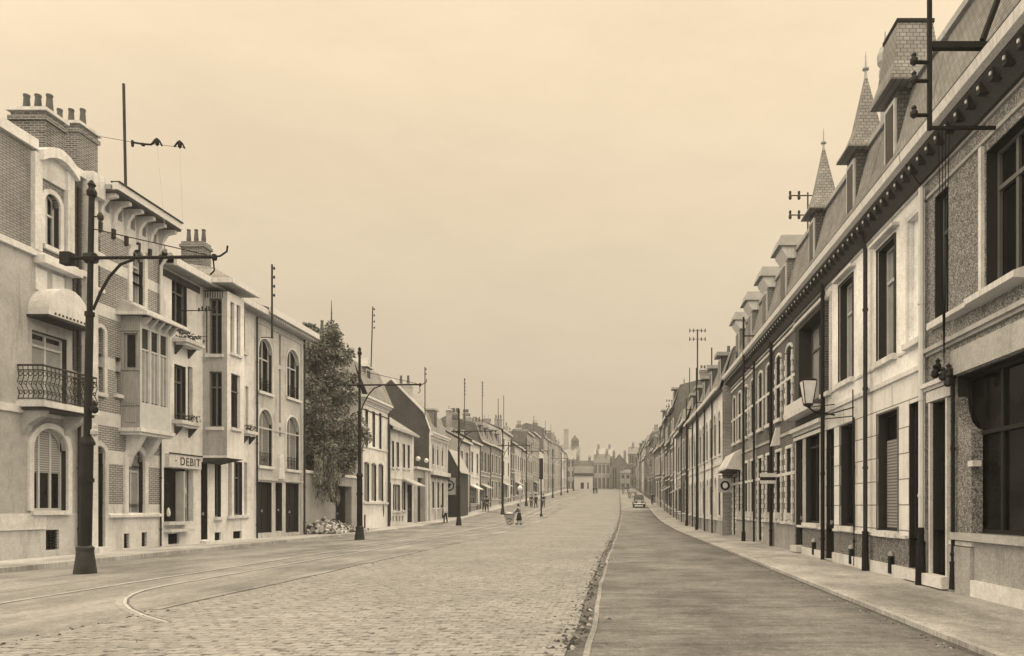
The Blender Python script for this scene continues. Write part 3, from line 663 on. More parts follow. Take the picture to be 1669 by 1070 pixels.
for o in cel:
    g = MB(LF).use('black'); g.face([(-.11, o['s0'], o['z0']), (-.11, o['s1'], o['z0']), (-.11, o['s1'], o['z1']), (-.11, o['s0'], o['z1'])]); g.use('iron')
    for k in range(5): s = o['s0']+(o['s1']-o['s0'])*(k+.5)/5; g.box(-.1, -.06, s, s+.02, o['z0'], o['z1'])
    g.build('cellar_grille', h)
doorx(h, LF, dr, 'door', fanlight=.8); MB(LF).box(-.2, .22, dr['s0']-.05, dr['s1']+.05, .0, .22).build('door_step', h, mat='stone')
# shopfront
sa, sb = shop['s0'], shop['s1']; mid = YS(300, 17)
m = MB(LF).use('frame'); d = -.3
m.box(d, d+.06, sa, sa+.06, 1.05, 3.1); m.box(d, .02, mid-.05, mid+.05, 1.05, 3.0); m.box(d, d+.06, sb-.06, sb, 1.05, 3.1)
m.use('door').box(d, d+.05, mid+.12, sb-.06, 1.05, 1.6); m.use('glass').face([(d, sa, 1.05), (d, sb, 1.05), (d, sb, 3.1), (d, sa, 3.1)]); sf = m.build('shopfront', h)
MB(LF).box(-.05, .22, sa-.02, mid+.05, .93, 1.05).build('shop_sill', h, mat='stone')
MB(LF).box(-.02, .30, sa-.02, mid+.2, .66, .76).build('shop_ledge', h, mat='stone')
for s, z in ((sa+.55, 1.25), (mid+.25, 1.5), (mid+.3, 2.1)): MB(LF).lathe((d+.12, s, z), [(.05, 0), (.08, .1), (.06, .25), (.02, .33)], 8).build('shop_jar', sf, mat='porcelain')
sg = MB(LF).use('fascia'); sg.box(.0, .16, YS(269, 17), YS(322, 17), 3.12, 3.62); sgo = sg.build('shop_sign', h); 
MB(LF).box(.16, .2, YS(268.5, 17), YS(322.5, 17), 3.62, 3.66).build('sign_trim', sgo, mat='iron2')
tcv = bpy.data.curves.new('sign_lettering', 'FONT'); tcv.body = '· DEBIT'; tcv.size = .44; tcv.extrude = .006; tcv.align_x = 'CENTER'; tcv.space_character = 1.15
to = bpy.data.objects.new('lettering_source', tcv); C.objects.link(to); to.rotation_euler = (R(90), 0, R(90)); bpy.context.view_layer.update()
tme = bpy.data.meshes.new_from_object(to.evaluated_get(bpy.context.evaluated_depsgraph_get())); tme.transform(to.rotation_euler.to_matrix().to_4x4())
bpy.data.objects.remove(to); off = parent_off(h)
tme.transform(__import__('mathutils').Matrix.Translation(Vector((-17+.168, (YS(269, 17)+YS(322, 17))/2+.12, 3.22))-Vector(off)))
tme.materials.clear(); tme.materials.append(M['iron2']); tl = bpy.data.objects.new('lettering', tme); C.objects.link(tl); tl.parent = sgo
# flower boxes
def flowerbox(root, fr, s0, s1, z, d1=.45, n=60):
    m = MB(fr).use('stone'); m.box(0, d1, s0, s1, z, z+.14); m.use('fascia').box(.1, d1-.08, s0+.1, s1-.1, z-.1, z); m.use('dark').prism([(0, z-.1), (.3, z-.1), (0, z-.45)], s0+.15, s0+.25, 1).prism([(0, z-.1), (.3, z-.1), (0, z-.45)], s1-.25, s1-.15, 1)
    b = m.build('flower_box', root); q = MB(fr).use('leaf' if 'leaf' in M else 'iron2'); 
    for k in range(n):
        c = Vector((random.uniform(.12, d1), random.uniform(s0+.05, s1-.05), z+.14+random.uniform(.0, .28))); u = Vector((random.gauss(0, 1), random.gauss(0, 1), random.gauss(0, .6))).normalized()*.07; v = u.cross(Vector((0, .3, 1))).normalized()*.035
        q.face([tuple(c-u), tuple(c+v), tuple(c+u), tuple(c-v)])
    q.build('flowers', b); return b
M['leaf'] = plain('leaves', .07, .7, .3, .5, k=(1.0, 1.1, .95))
flowerbox(h, LF, YS(280, 17), YS(312, 17), HZ(560, 27.2), .55, 110); flowerbox(h, LF, YS(280, 17), YS(313, 17), HZ(693, 27.4), .4, 110); flowerbox(h, LF, YS(393, 17), YS(410, 17), HZ(708, 32.2), .3, 60)
# bay
e_, B0, B1 = 1.0, 28.85, 30.15; zb, zt = 3.72, 10.45
b = MB(LF).use('grey'); o1 = (.25, .78, 7.85, 10.15); o2 = (.25, .78, 4.88, 7.15)
frontface(b, 0, e_, B0, zb, zt, [o1, o2], .16); frontface(b, 0, e_, B1, zb, zt, [], .1)
b.use('white'); so = [O(B0+.25, B0+.55, 8.0, 10.1), O(B0+.72, B0+1.02, 8.0, 10.1), O(B0+.3, B0+1.0, 4.9, 7.15)]; facade_faces(b, B0, B1, zb, zt, so, .14, e_)
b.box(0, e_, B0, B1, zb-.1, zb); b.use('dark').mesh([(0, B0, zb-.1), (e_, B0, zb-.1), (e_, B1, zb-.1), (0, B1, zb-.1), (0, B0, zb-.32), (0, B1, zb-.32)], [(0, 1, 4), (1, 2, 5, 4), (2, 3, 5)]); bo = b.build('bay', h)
for o in (o1, o2): sidewindow(bo, LF, B0, o, fm='frame_d', cols=2, rev=.16)
for o in so:
    q = MB(LF); r = e_-.13; q.use('frame_d').box(r, r+.04, o['s0'], o['s1'], o['z0'], o['z0']+.05); q.box(r, r+.04, o['s0'], o['s1'], o['z0']+1.5, o['z0']+1.55); q.use('glass').face([(r, o['s0'], o['z0']), (r, o['s1'], o['z0']), (r, o['s1'], o['z1']), (r, o['s0'], o['z1'])]); q.use('stone').box(r+.05, e_+.1, o['s0']-.06, o['s1']+.06, o['z0']-.12, o['z0']-.002); q.build('window', bo)
q = MB(LF).use('iron2')
for k in range(9):
    if not .12+k*.1 > .9: q.box(.1+k*.1, .13+k*.1, B0-.02, B0-.002, 10.16, 10.44)
q.box(-.0, e_+.02, B0-.02, B0-.003, 10.42, 10.46); q.build('bay_trim', bo)
q = MB(LF); ov = .45; z = 10.72; q.use('slate').mesh([(-1.5, B0-ov, z+.1), (e_+ov, B0-ov, z+.1), (e_+ov, B1+ov, z+.1), (-1.5, B1+ov, z+.1), (-1.6, (B0+B1)/2, z+1.15), (.1, (B0+B1)/2, z+.9)], [(0, 1, 5, 4), (1, 2, 5), (2, 3, 4, 5), (0, 3, 2, 1)])
q.use('fascia').box(e_+ov-.1, e_+ov+.02, B0-ov, B1+ov, z-.06, z+.12); q.box(.62, e_+ov-.1, B0-ov, B0-ov+.1, z-.06, z+.12); q.use('dirty').box(.0, e_+ov-.1, B0-ov+.1, B1+ov, z-.04, z+.0); q.build('bay_roof', bo)
# bracket with telephone insulators on the wall
m = MB(LF).use('iron2'); yb = 27.6; zz = HZ(507, yb)
chimney(h, LF, -3.3, -2.25, 32.75, 33.35, 12.0, 13.95, pots=3, ph=.55, pr=.10, cap=False); chimney(h, LF, -3.7, -3.3, 30.6, 31.6, 12.6, 13.3, pots=2, ph=.45, along='s', cap=False)
pipe(h, LF, s1-.1, .15, 10.5, .1, .045, 'iron2')

# --- house with arched french windows
s0, s1 = 33.12, 38.15
h = house(-1, 17, s0, s1, 'tall rendered house with two columns of round-arched windows and dark garage doors', group=GL, name='arched_house')
ut = [W(421, 443, 553, 640, arch=1), W(467, 487, 571, 650, arch=1)]; um = [W(421, 443, 668, 760, arch=1), W(466, 487, 680, 766, arch=1)]
sl = [W(454.5, 458, 546, 596), W(454.5, 458, 602, 690), W(455, 458, 697, 712)]; gd = [W(420, 443, 786, 869), W(449, 460, 787, 866), W(465.5, 487, 788, 868)]
for o in gd: o['z0'] = max(.16, o['z0'])
wall(h, LF, s0, s1, 0, 10.9, ut+um+sl+gd, 'drab', D=9, prof=[(0, 10.9), (-4.5, 12.2), (-9, 10.9)], side='white')
roof(h, LF, s0, s1, [(.6, 10.95), (-4.5, 12.3), (-9, 10.9)], 'slate', .05)
mb = MB(LF).use('dirty'); mb.box(-.01, .6, s0, s1+.3, 10.72, 10.78); mb.use('fascia').box(.6, .7, s0, s1+.35, 10.74, 11.02)
s = s0+.1
while s < s1+.2: mb.use('fascia').box(.02, .58, s, s+.07, 10.6, 10.72); s += .24
mb.build('eaves', h); cornice(h, LF, s0, s1, 10.3, [(.06, .08), (.1, .06)], 'drab')
for o in ut: window(h, LF, o, cols=2, transom=.62, fm='frame', sill='stone')
for o in um: window(h, LF, o, cols=2, transom=0, blind=('shutter', .0, .95), fm='frame')
for o in ut+um:
    surround(h, LF, o, 'stone', .1, .04)
    q = MB(LF).use('iron'); 
    for k in range(9): t = o['s0']+.04+(o['s1']-o['s0']-.08)*k/8; q.tube([(-.05, t, o['z0']), (-.05, t, o['z0']+.62)], .010, 5)
    for z in (.06, .45, .62): q.tube([(-.05, o['s0'], o['z0']+z), (-.05, o['s1'], o['z0']+z)], .015, 5)
    for k in range(5): c = o['s0']+.12+(o['s1']-o['s0']-.24)*k/4; q.tube([(-.05, c+.06*math.cos(t), o['z0']+.3+.1*math.sin(t)) for t in [math.pi*2*j/8 for j in range(9)]], .009, 4)
    q.build('window_guard', h)
for o in sl:
    q = MB(LF); q.face([(-.19, o['s0'], o['z0']), (-.19, o['s1'], o['z0']), (-.19, o['s1'], o['z1']), (-.19, o['s0'], o['z1'])]); q.build('slit_window', h, mat='glass')
for i, o in enumerate(gd): doorx(h, LF, o, 'door', fanlight=.97 if i != 1 else .8, leaf=2 if i != 1 else 1)
m = MB(LF).use('stone'); a = YS(451, 17); m.prism([(a, 3.0), (a+.62, 3.0), (a+.48, 4.25), (a+.14, 4.25)], -.01, .12, 0); m.build('keystone', h)
band(h, LF, s0, s1, 2.9, 3.0, .07, 'drab'); band(h, LF, s0, s1, 5.35, 5.42, .03, 'drab'); pipe(h, LF, s1-.14, .15, 10.6, .09, .05, 'iron2'); pipe(h, LF, s1-.38, .15, 10.6, .05, .04, 'gutter', name='drainpipe')

# --- garden wall with dark gate, tree and rubble
gw_ = thing('garden_wall', (-17, 42.4, G(42)), 'rough pale garden wall with a dark doorway, under the tree', 'wall')
o = O(YS(538, 17), YS(573, 17), .15, 2.9, rev=.45)
mb = MB(LF).use('dirty'); facade_faces(mb, 38.18, 46.75, 0, 3.45, [o], .4, 0); mb.box(-.5, -.45, 38.18, o['s0'], 0, 3.45); mb.box(-.5, -.45, o['s1'], 46.75, 0, 3.45); mb.face([(0, 38.18, 3.45), (0, 46.75, 3.45), (-.5, 46.75, 3.45), (-.5, 38.18, 3.45)]); mb.build('masonry', gw_)
MB(LF).box(-.55, .08, 38.2, 46.7, 3.455, 3.62).build('coping', gw_, mat='stone')
doorx(gw_, LF, O(o['s0'], o['s0']+2.2, .15, 2.9, rev=.4), 'door', fanlight=.99); 
q = MB(LF).use('door2'); q.box(-.42, -.3, o['s0']+.75, o['s0']+1.55, .15, 1.9); q.build('gate_panel', gw_); MB(LF).box(-.44, -.4, o['s0']+2.2, o['s1'], .15, 2.9).build('gate_post', gw_, mat='door')

# --- white corner house
s0, s1 = 46.9, 52.0; zb = .05
h = house(-1, 17, s0, s1, 'white corner house with a slate mansard and tall narrow windows beside the garden wall', group=GL, name='corner_house', zb=0)
up = [W(595, 600, 667, 727), W(606.5, 611.5, 671, 729), W(617.5, 622, 674, 732)]; lo = [W(593, 602, 753, 818, arch=1, rise=.15), W(605, 613.5, 755, 817, arch=1, rise=.15), W(616.5, 625, 756, 817, arch=1, rise=.15)]
wall(h, LF, s0, s1, -.3, 9.0, up+lo, 'white', D=10, side='dirty', prof=[(0, 9.0), (-.6, 11.4), (-5, 12.2), (-10, 9)])
for o in up: window(h, LF, o, cols=2, fm='frame', sill=None)
for o in lo: window(h, LF, o, cols=2, fm='frame', sill=None, blind=('shutter', 0, .95), transom=0)
band(h, LF, s0+.1, s1-.1, lo[0]['z0']-.16, lo[0]['z0']-.02, .12); band(h, LF, s0, s1, up[0]['z0']-.12, up[0]['z0']-.02, .08)
cornice(h, LF, s0, s1, 8.5, [(.08, .12), (.14, .12), (.28, .14), (.42, .16)], 'fascia'); band(h, LF, s0, s1, 8.1, 8.16, .05, 'dark')
# side cornice toward the camera
mb = MB(LF).use('fascia'); 
for pr, z0, z1 in ((.08, 8.5, 8.62), (.14, 8.62, 8.74), (.28, 8.74, 8.88), (.42, 8.88, 9.04)): mb.box(-6, pr-.001, s0-pr, s0, z0, z1)
mb.build('side_cornice', h); MB(LF).box(-.9, -.02, s0-.05, s0, 0, 8.5).build('corner_pilaster', h, mat='grey')
roof(h, LF, s0, s1, [(.35, 9.05), (-.6, 11.3), (-5, 12.2), (-10, 9)], 'slate')
mb = MB(LF).use('slate'); mb.box(-1.4, -.3, s0+1.3, s0+2.3, 9.3, 11.2); mb.use('zinc').mesh([(-2.2, s0+1.15, 11.2), (-.1, s0+1.15, 11.2), (-.1, s0+2.45, 11.2), (-2.2, s0+2.45, 11.2), (-2.2, s0+1.8, 11.9), (-.3, s0+1.8, 11.9)], [(0, 1, 5, 4), (1, 2, 5), (2, 3, 4, 5), (0, 4, 3)]); mb.use('frame').box(-.3, -.24, s0+1.4, s0+2.2, 9.5, 11.1); mb.use('glass').box(-.24, -.22, s0+1.5, s0+2.1, 9.6, 11.0); mb.build('dormer', h)
chimney(h, LF, -3.2, -2.5, s0-.0, s0+.7, 10.9, 13.4, pots=1, mat='chim', cap=False); pipe(h, LF, s1-.08, 0, 8.5, .1, .06, 'iron2')
MB(LF).box(-.01, .03, s0+.25, s0+.45, .2, 1.1).build('wall_plate', h, mat='iron')
MB(LF).prism([(s0+4.0, 1.5), (s0+4.07, 2.0), (s0+4.2, 1.3), (s0+4.13, .9)], 0, .03, 0).build('wall_anchor', h, mat='iron')

# --- low shop house
s0, s1 = 52.05, 58.6
h = house(-1, 17, s0, s1, 'low two-storey house with four upper windows over a shopfront, left of the globe lamps', group=GL, name='shop_house', zb=.1)
up = [W(638.5, 642.5, 719, 762), W(646, 650.5, 721, 762), W(656, 660.5, 724, 763), W(664, 668, 726, 764)]
gd = [W(634, 637.5, 787, 850), W(640.5, 652, 790, 833), W(655.5, 661, 786, 832), W(664, 671.5, 790, 852)]
cb = [W(640+5*k, 642.5+5*k, 841, 850, rev=.1) for k in range(5)][:4]
wall(h, LF, s0, s1, -.3, 7.45, up+gd+cb, 'cream', D=8, prof=[(0, 7.45), (-4, 10.3), (-8, 7.45)])
roof(h, LF, s0, s1, [(.4, 7.5), (-4, 10.3), (-8, 7.45)], 'tiles'); gutterm(h, LF, s0, s1, 7.36, .5)
for o in up: window(h, LF, o, cols=2, sill='stone')
window(h, LF, gd[1], cols=2, transom=0); window(h, LF, gd[2], cols=1); doorx(h, LF, gd[0], 'door'); doorx(h, LF, gd[3], 'door')
for o in cb: MB(LF).box(-.1, -.08, o['s0'], o['s1'], o['z0'], o['z1']).build('cellar_vent', h, mat='black')
band(h, LF, s0, s1, 3.75, 3.85, .05); MB(LF).prism([(0, 3.75), (0, 3.9), (1.1, 3.35), (1.1, 3.28)], gd[2]['s0'], gd[3]['s1']+.1, 1).build('shop_awning', h, mat='grey'); pipe(h, LF, s0+.1, 0, 7.4, .1, .05, 'iron2')

# --- gateway with globe lamps
gt = thing('gateway', (-17, 61, G(61)), 'rendered gateway with a flat lintel between the low shop house and the dark gable', 'gateway')
mb = MB(LF).use('grey'); z0 = G(61); mb.box(-.5, 0, 58.62, 59.7, z0-.3, z0+4.6); mb.box(-.5, .15, 61.6, 62.2, z0-.3, z0+4.6); mb.box(-.45, -.02, 59.7, 61.6, z0+3.9, z0+4.6); mb.build('masonry', gt)
MB(LF).box(-.6, .3, 58.6, 63.3, z0+4.6, z0+4.78).build('coping', gt, mat='stone'); MB(LF).box(-.35, -.3, 59.7, 61.6, z0, z0+3.9).build('gate_door', gt, mat='door')
MB(LF).box(-.4, -.05, 62.2, 63.35, z0-.3, z0+4.6).build('side_wall', gt, mat='white')
for i, px in enumerate((681.5, 695)):
    Y = YS(px, 16.8); zc = HZ(748 if i == 0 else 751, Y); lp = thing('globe_lamp', (-16.8, Y, z0+4.78), ('left' if i == 0 else 'right')+'-hand white globe lamp on the flat-topped gateway', 'lamp', 'globe lamps on the gateway')
    MB().tube([(-16.8, Y, z0+4.78), (-16.8, Y, zc-.15)], .035, 6).build('stem', lp, mat='iron2'); MB().lathe((-16.8, Y, zc-.2), [(.03, 0), (.15, .06), (.2, .2), (.15, .34), (.03, .4)], 10).build('globe', lp, smooth=True, mat='porcelain')

# --- tall house whose dark gable faces the camera
s0, s1 = 63.4, 69.9; z0 = G(66)
h = house(-1, 17, s0, s1, 'house with a big sooty gable wall and a narrow ornate shopfront', group=GL, name='gable_house', zb=z0)
ops = [O(s0+1.0, s0+1.6, z0+5.2, z0+7.0, arch=1), O(s0+2.6, s0+3.2, z0+5.2, z0+7.0, arch=1), O(s0+4.3, s0+4.9, z0+5.2, z0+7.0, arch=1), O(s0+.9, s0+1.7, z0+1.2, z0+3.6), O(s0+2.3, s0+3.5, z0+1.2, z0+3.6), O(s0+4.3, s0+5.2, z0+.1, z0+3.6)]
pf = [(0, 8.35), (-.55, 10.1), (-3.4, 13.05), (-8, 9.5)]
wall(h, LF, s0, s1, z0-.4, 8.35, ops, 'drab', D=8, prof=pf, side='brick3')
roof(h, LF, s0+.15, s1, [(.1, 8.4), (-.55, 10.15), (-3.4, 13.1), (-8, 9.55)], 'slate')
mb = MB(LF).use('fascia')
for (a, b) in zip([(.12, 8.35), (-.5, 10.1), (-3.4, 13.05)], [(-.5, 10.1), (-3.4, 13.05)]):
    mb.prism([a, b, (b[0], b[1]+.22), (a[0], a[1]+.22)], s0-.1, s0+.15, 1)
mb.build('verge', h)
for o in ops[:5]: window(h, LF, o, cols=2, lod=1)
doorx(h, LF, ops[5]); cornice(h, LF, s0, s1, 7.9, [(.1, .15), (.3, .2), (.4, .15)], 'fascia', .4); band(h, LF, s0, s1, z0+4.2, z0+4.6, .4, 'stone'); band(h, LF, s0, s1, z0+4.0, z0+4.2, .3, 'dark')
for s in (s0, s0+2, s0+3.7, s1-.3): MB(LF).box(-.01, .12, s, s+.25, z0, 7.9).build('pilaster', h, mat='stone')
mb = MB(LF).use('slate'); mb.box(-1.5, -.15, s0+2, s0+3.3, 8.6, 10.6); mb.use('zinc').box(-1.7, .05, s0+1.9, s0+3.4, 10.6, 10.75); mb.use('glass').box(-.15, -.12, s0+2.2, s0+3.1, 8.9, 10.4); mb.build('dormer', h)
chimney(h, LF, -3.0, -1.7, s0+.1, s0+.8, 10.6, 12.7, pots=2, mat='grey', ph=.7, pr=.14, cap=False)

# --- projecting gabled booth
s0, s1 = 70.2, 74.6; z0 = G(72)
h = thing('gabled_shop', (-16.4, 72, z0), 'small gabled shop projecting over the left pavement, dark end wall with a round sign', 'shop')
F2 = frame(-1, 15.9); mb = MB(F2).use('dark'); D = 2.2
mb.prism([(0, z0-.3), (0, 5.35), (-1.0, 7.3), (-D, 5.35), (-D, z0-.3)], s0, s1, 1); mb.build('wall', h)
roof(h, F2, s0-.1, s1, [(.25, 5.0), (-1.0, 7.35), (-D-.2, 5.0)], 'zinc', .08)
mb = MB(F2).use('grey'); mb.box(-1.6, -.3, s0-.05, s0-.0, z0+2.3, z0+4.0); mb.use('iron'); mb.box(-1.75, -.15, s0-.08, s0-.05, z0+4.0, z0+4.1); sgn = mb.build('sign_board', h)
mb = MB(F2).use('iron'); c = (-.95, z0+3.2)
for r0, r1 in ((.42, .55),):
    for k in range(16):
        t0, t1 = 2*math.pi*k/16, 2*math.pi*(k+1)/16
        mb.prism([(c[0]+r0*math.cos(t0), c[1]+r0*math.sin(t0)), (c[0]+r0*math.cos(t1), c[1]+r0*math.sin(t1)), (c[0]+r1*math.cos(t1), c[1]+r1*math.sin(t1)), (c[0]+r1*math.cos(t0), c[1]+r1*math.sin(t0))], s0-.09, s0-.05, 1)
mb.prism([(c[0]-.25, c[1]+.2), (c[0]+.25, c[1]+.2), (c[0], c[1]-.3)], s0-.09, s0-.05, 1); mb.build('emblem', sgn)
MB(F2).box(-2.0, -.1, s0-.02, s0-.001, z0, z0+2.2).build('door', h, mat='door')
#@@P3
# ================================================================ RIGHT ROW, near houses
MG = [(-.0, 8.62), (-.5, 10.95), (-4.5, 11.6), (-9, 8.6)]          # mansard profile
def mansard(h, fr, s0, s1, mat='slate', zo=0):
    pr = [(.12, 8.62+zo), (-.48, 10.95+zo), (-4.5, 11.6+zo), (-9, 8.6+zo)]
    roof(h, fr, s0, s1, pr, mat); MB(fr).box(-.62, -.38, s0+.01, s1-.01, 10.98+zo, 11.12+zo).build('roof_kerb', h, mat='zinc')
def maineaves(h, fr, s0, s1, z=8.45, pr=.5, dots=True):
    mb = MB(fr).use('soffit'); mb.prism([(0, z-.42), (.12, z-.42), (pr-.12, z-.06), (pr-.12, z), (0, z)], s0+.003, s1-.003, 1)
    mb.use('fascia').prism([(pr-.11, z-.04), (pr, z), (pr+.02, z+.17), (pr-.11, z+.17)], s0+.003, s1-.003, 1)
    mb.use('iron').box(-.02, pr-.0, s0+.003, s1-.003, z+.175, z+.22)
    s = s0+.15
    while dots and s < s1-.1:
        mb.use('iron2').box(.13, pr-.13, s, s+.1, z-.28, z-.1); mb.use('porcelain').box(pr-.135, pr-.11, s+.03, s+.07, z-.2, z-.15); s += .38
    return mb.build('eaves', h)
def dormer(h, fr, sc_, zo=0, w_=1.15, lod=0, spire=False):
    s0, s1 = sc_-w_/2, sc_+w_/2; mb = MB(fr).use('slate'); zt = 10.75+zo
    mb.box(-1.8, -.12, s0+.12, s1-.12, 8.66+zo, zt); mb.use('frame').box(-.12, -.06, s0+.16, s1-.16, 8.8+zo, zt-.1); mb.use('glass').box(-.06, -.04, s0+.26, s1-.26, 8.95+zo, zt-.2)
    mb.use('fascia')
    mb.prism([(-1.8, zt), (-.12, zt), (.1, zt+.3), (.1, zt+.42), (-1.8, zt+.42)], s0, s1, 1) if not spire else mb.box(-1.6, .02, s0, s1, zt+.05, zt+.12)
    if not spire:
        mb.use('lead'); a, b, c, d = -1.9, .26, s0-.12, s1+.12; z = zt+.42
        mb.mesh([(a, c, z), (b, c, z), (b, d, z), (a, d, z), (a, c+.12, z+.42), (b-.14, c+.12, z+.42), (b-.14, d-.12, z+.42), (a, d-.12, z+.42)], [(0, 3, 2, 1), (0, 1, 5, 4), (1, 2, 6, 5), (2, 3, 7, 6), (4, 5, 6, 7)])
    return mb.build('dormer', h)

# --- nearest: rough-cast house
s0, s1 = 4.2, 14.03
h = house(1, 6.1, s0, s1, 'roughcast house with a wide arched gateway and tall dark door, nearest on the right', group=GR, name='roughcast_house')
wA = W(1523, 1546, 312, 520, X=6.1); wB = O(11.55-1.2, 11.55-.25, 5.2, 7.5); wB = O(10.55, 11.72, 5.2, 7.5)
gd = O(YS(1546, 6.1), YS(1520.5, 6.1), .32, 3.62); gate = O(9.3, 12.72, 1.15, 3.95); w2 = O(7.2, 8.4, 5.2, 7.5); w3 = O(5.0, 6.2, 5.2, 7.5); g2_ = O(5.2, 7.4, 1.15, 3.7)
ops = [wA, wB, gd, gate, w2, w3, g2_]
wall(h, RF, s0, s1, 0, 8.6, ops, 'pebble', D=9, zones=[(0, 1.15, 'dirty'), (1.15, 8.6, 'pebble')], side='brick', prof=MG, rev=.25)
mansard(h, RF, s0, s1); maineaves(h, RF, s0, s1-.02)
window(h, RF, wA, d=-.22, cols=2, transom=.7, fm='frame_d', sill='stone'); window(h, RF, wB, cols=2, fm='frame_d', sill=None, d=-.25); window(h, RF, w2, cols=2, fm='frame_d'); window(h, RF, w3, cols=2, fm='frame_d')
MB(RF).prism([(0, 4.98), (.28, 5.0), (.28, 5.1), (0, 5.2)], 10.4, 11.9, 1).build('sloping_sill', h, mat='fascia')
MB(RF).prism([(0, 5.0), (.2, 5.02), (.2, 5.1), (0, 5.16)], 11.95, 12.85, 1).build('sill_course', h, mat='stone')
doorx(h, RF, gd, 'door', leaf=2, fanlight=.97, d=-.25)
for a in (gd['s0']-.06, gd['s1']+.0): MB(RF).box(-.01, .06, a, a+.06, .3, 3.62).build('door_jamb', h, mat='stone')
band(h, RF, gd['s0']-.2, gd['s1']+.15, 3.64, 3.84, .07, 'stone'); cornice(h, RF, gd['s0']-.25, gd['s1']+.2, 3.86, [(.1, .06), (.16, .08)], 'stone', name='door_cornice')
# great opening with quarter-round corner and glazed shop window
window(h, RF, gate, cols=3, transom=.62, fm='door', d=-.45 if False else -.25, sill='grey', sillw=.12); window(h, RF, g2_, cols=2, fm='door')
mb = MB(RF).use('pebble'); n = 8; pts = [(12.72, 1.15), (12.72, 3.66)]+[(12.2+.5*math.sin(math.pi/2*(1-k/n)), 2.95+.6*(1-math.cos(math.pi/2*(1-k/n)))) for k in range(0, n+1)]+[(12.2, 1.15)]
mb.prism(pts, -.2, -.002, 0); mb.build('gateway_corner', h); MB(RF).box(-.1, .05, 12.05, 12.22, 2.3, 2.4).build('impost', h, mat='stone')
band(h, RF, 9.2, 12.8, 3.97, 4.42, .08, 'grey', name='gateway_lintel'); cornice(h, RF, s0, s1, 4.55, [(.06, .06), (.12, .08)], 'grey'); band(h, RF, s0, s1, 7.98, 8.06, .05, 'grey'); band(h, RF, s0, s1, 8.12, 8.2, .09, 'grey'); band(h, RF, s0, s1, 7.66, 7.72, .04, 'grey')
for s in (11.76, 10.4): MB(RF).box(-.01, .06, s, s+.09, 5.2, 7.62).build('window_jamb', h, mat='stone')
MB(RF).box(-.01, .07, s0, 12.1, 0, .0+.35).build('plinth', h, mat='stone'); MB(RF).box(-.01, .07, 12.1, gd['s0']-.08, 0, .9).build('plinth_stone', h, mat='dirty'); band(h, RF, 12.1, gd['s0']-.1, .92, 1.0, .05, 'stone', 'plinth_course'); MB(RF).box(-.2, .2, gd['s0']-.15, gd['s1']+.05, 0.1, .32).build('door_step', h, mat='stone')
pipe(h, RF, 12.72, .12, 4.1, .07, .035, 'iron', boot=.5, name='conduit')
pipe(h, RF, s1-.10, 1.2, 7.9, .12, .06, 'gutter', name='downpipe'); pipe(h, RF, s1-.16, .02, 1.2, .16, .075, 'iron', name='pipe_shoe', boot=.9)
# chimney with a domed cowl behind


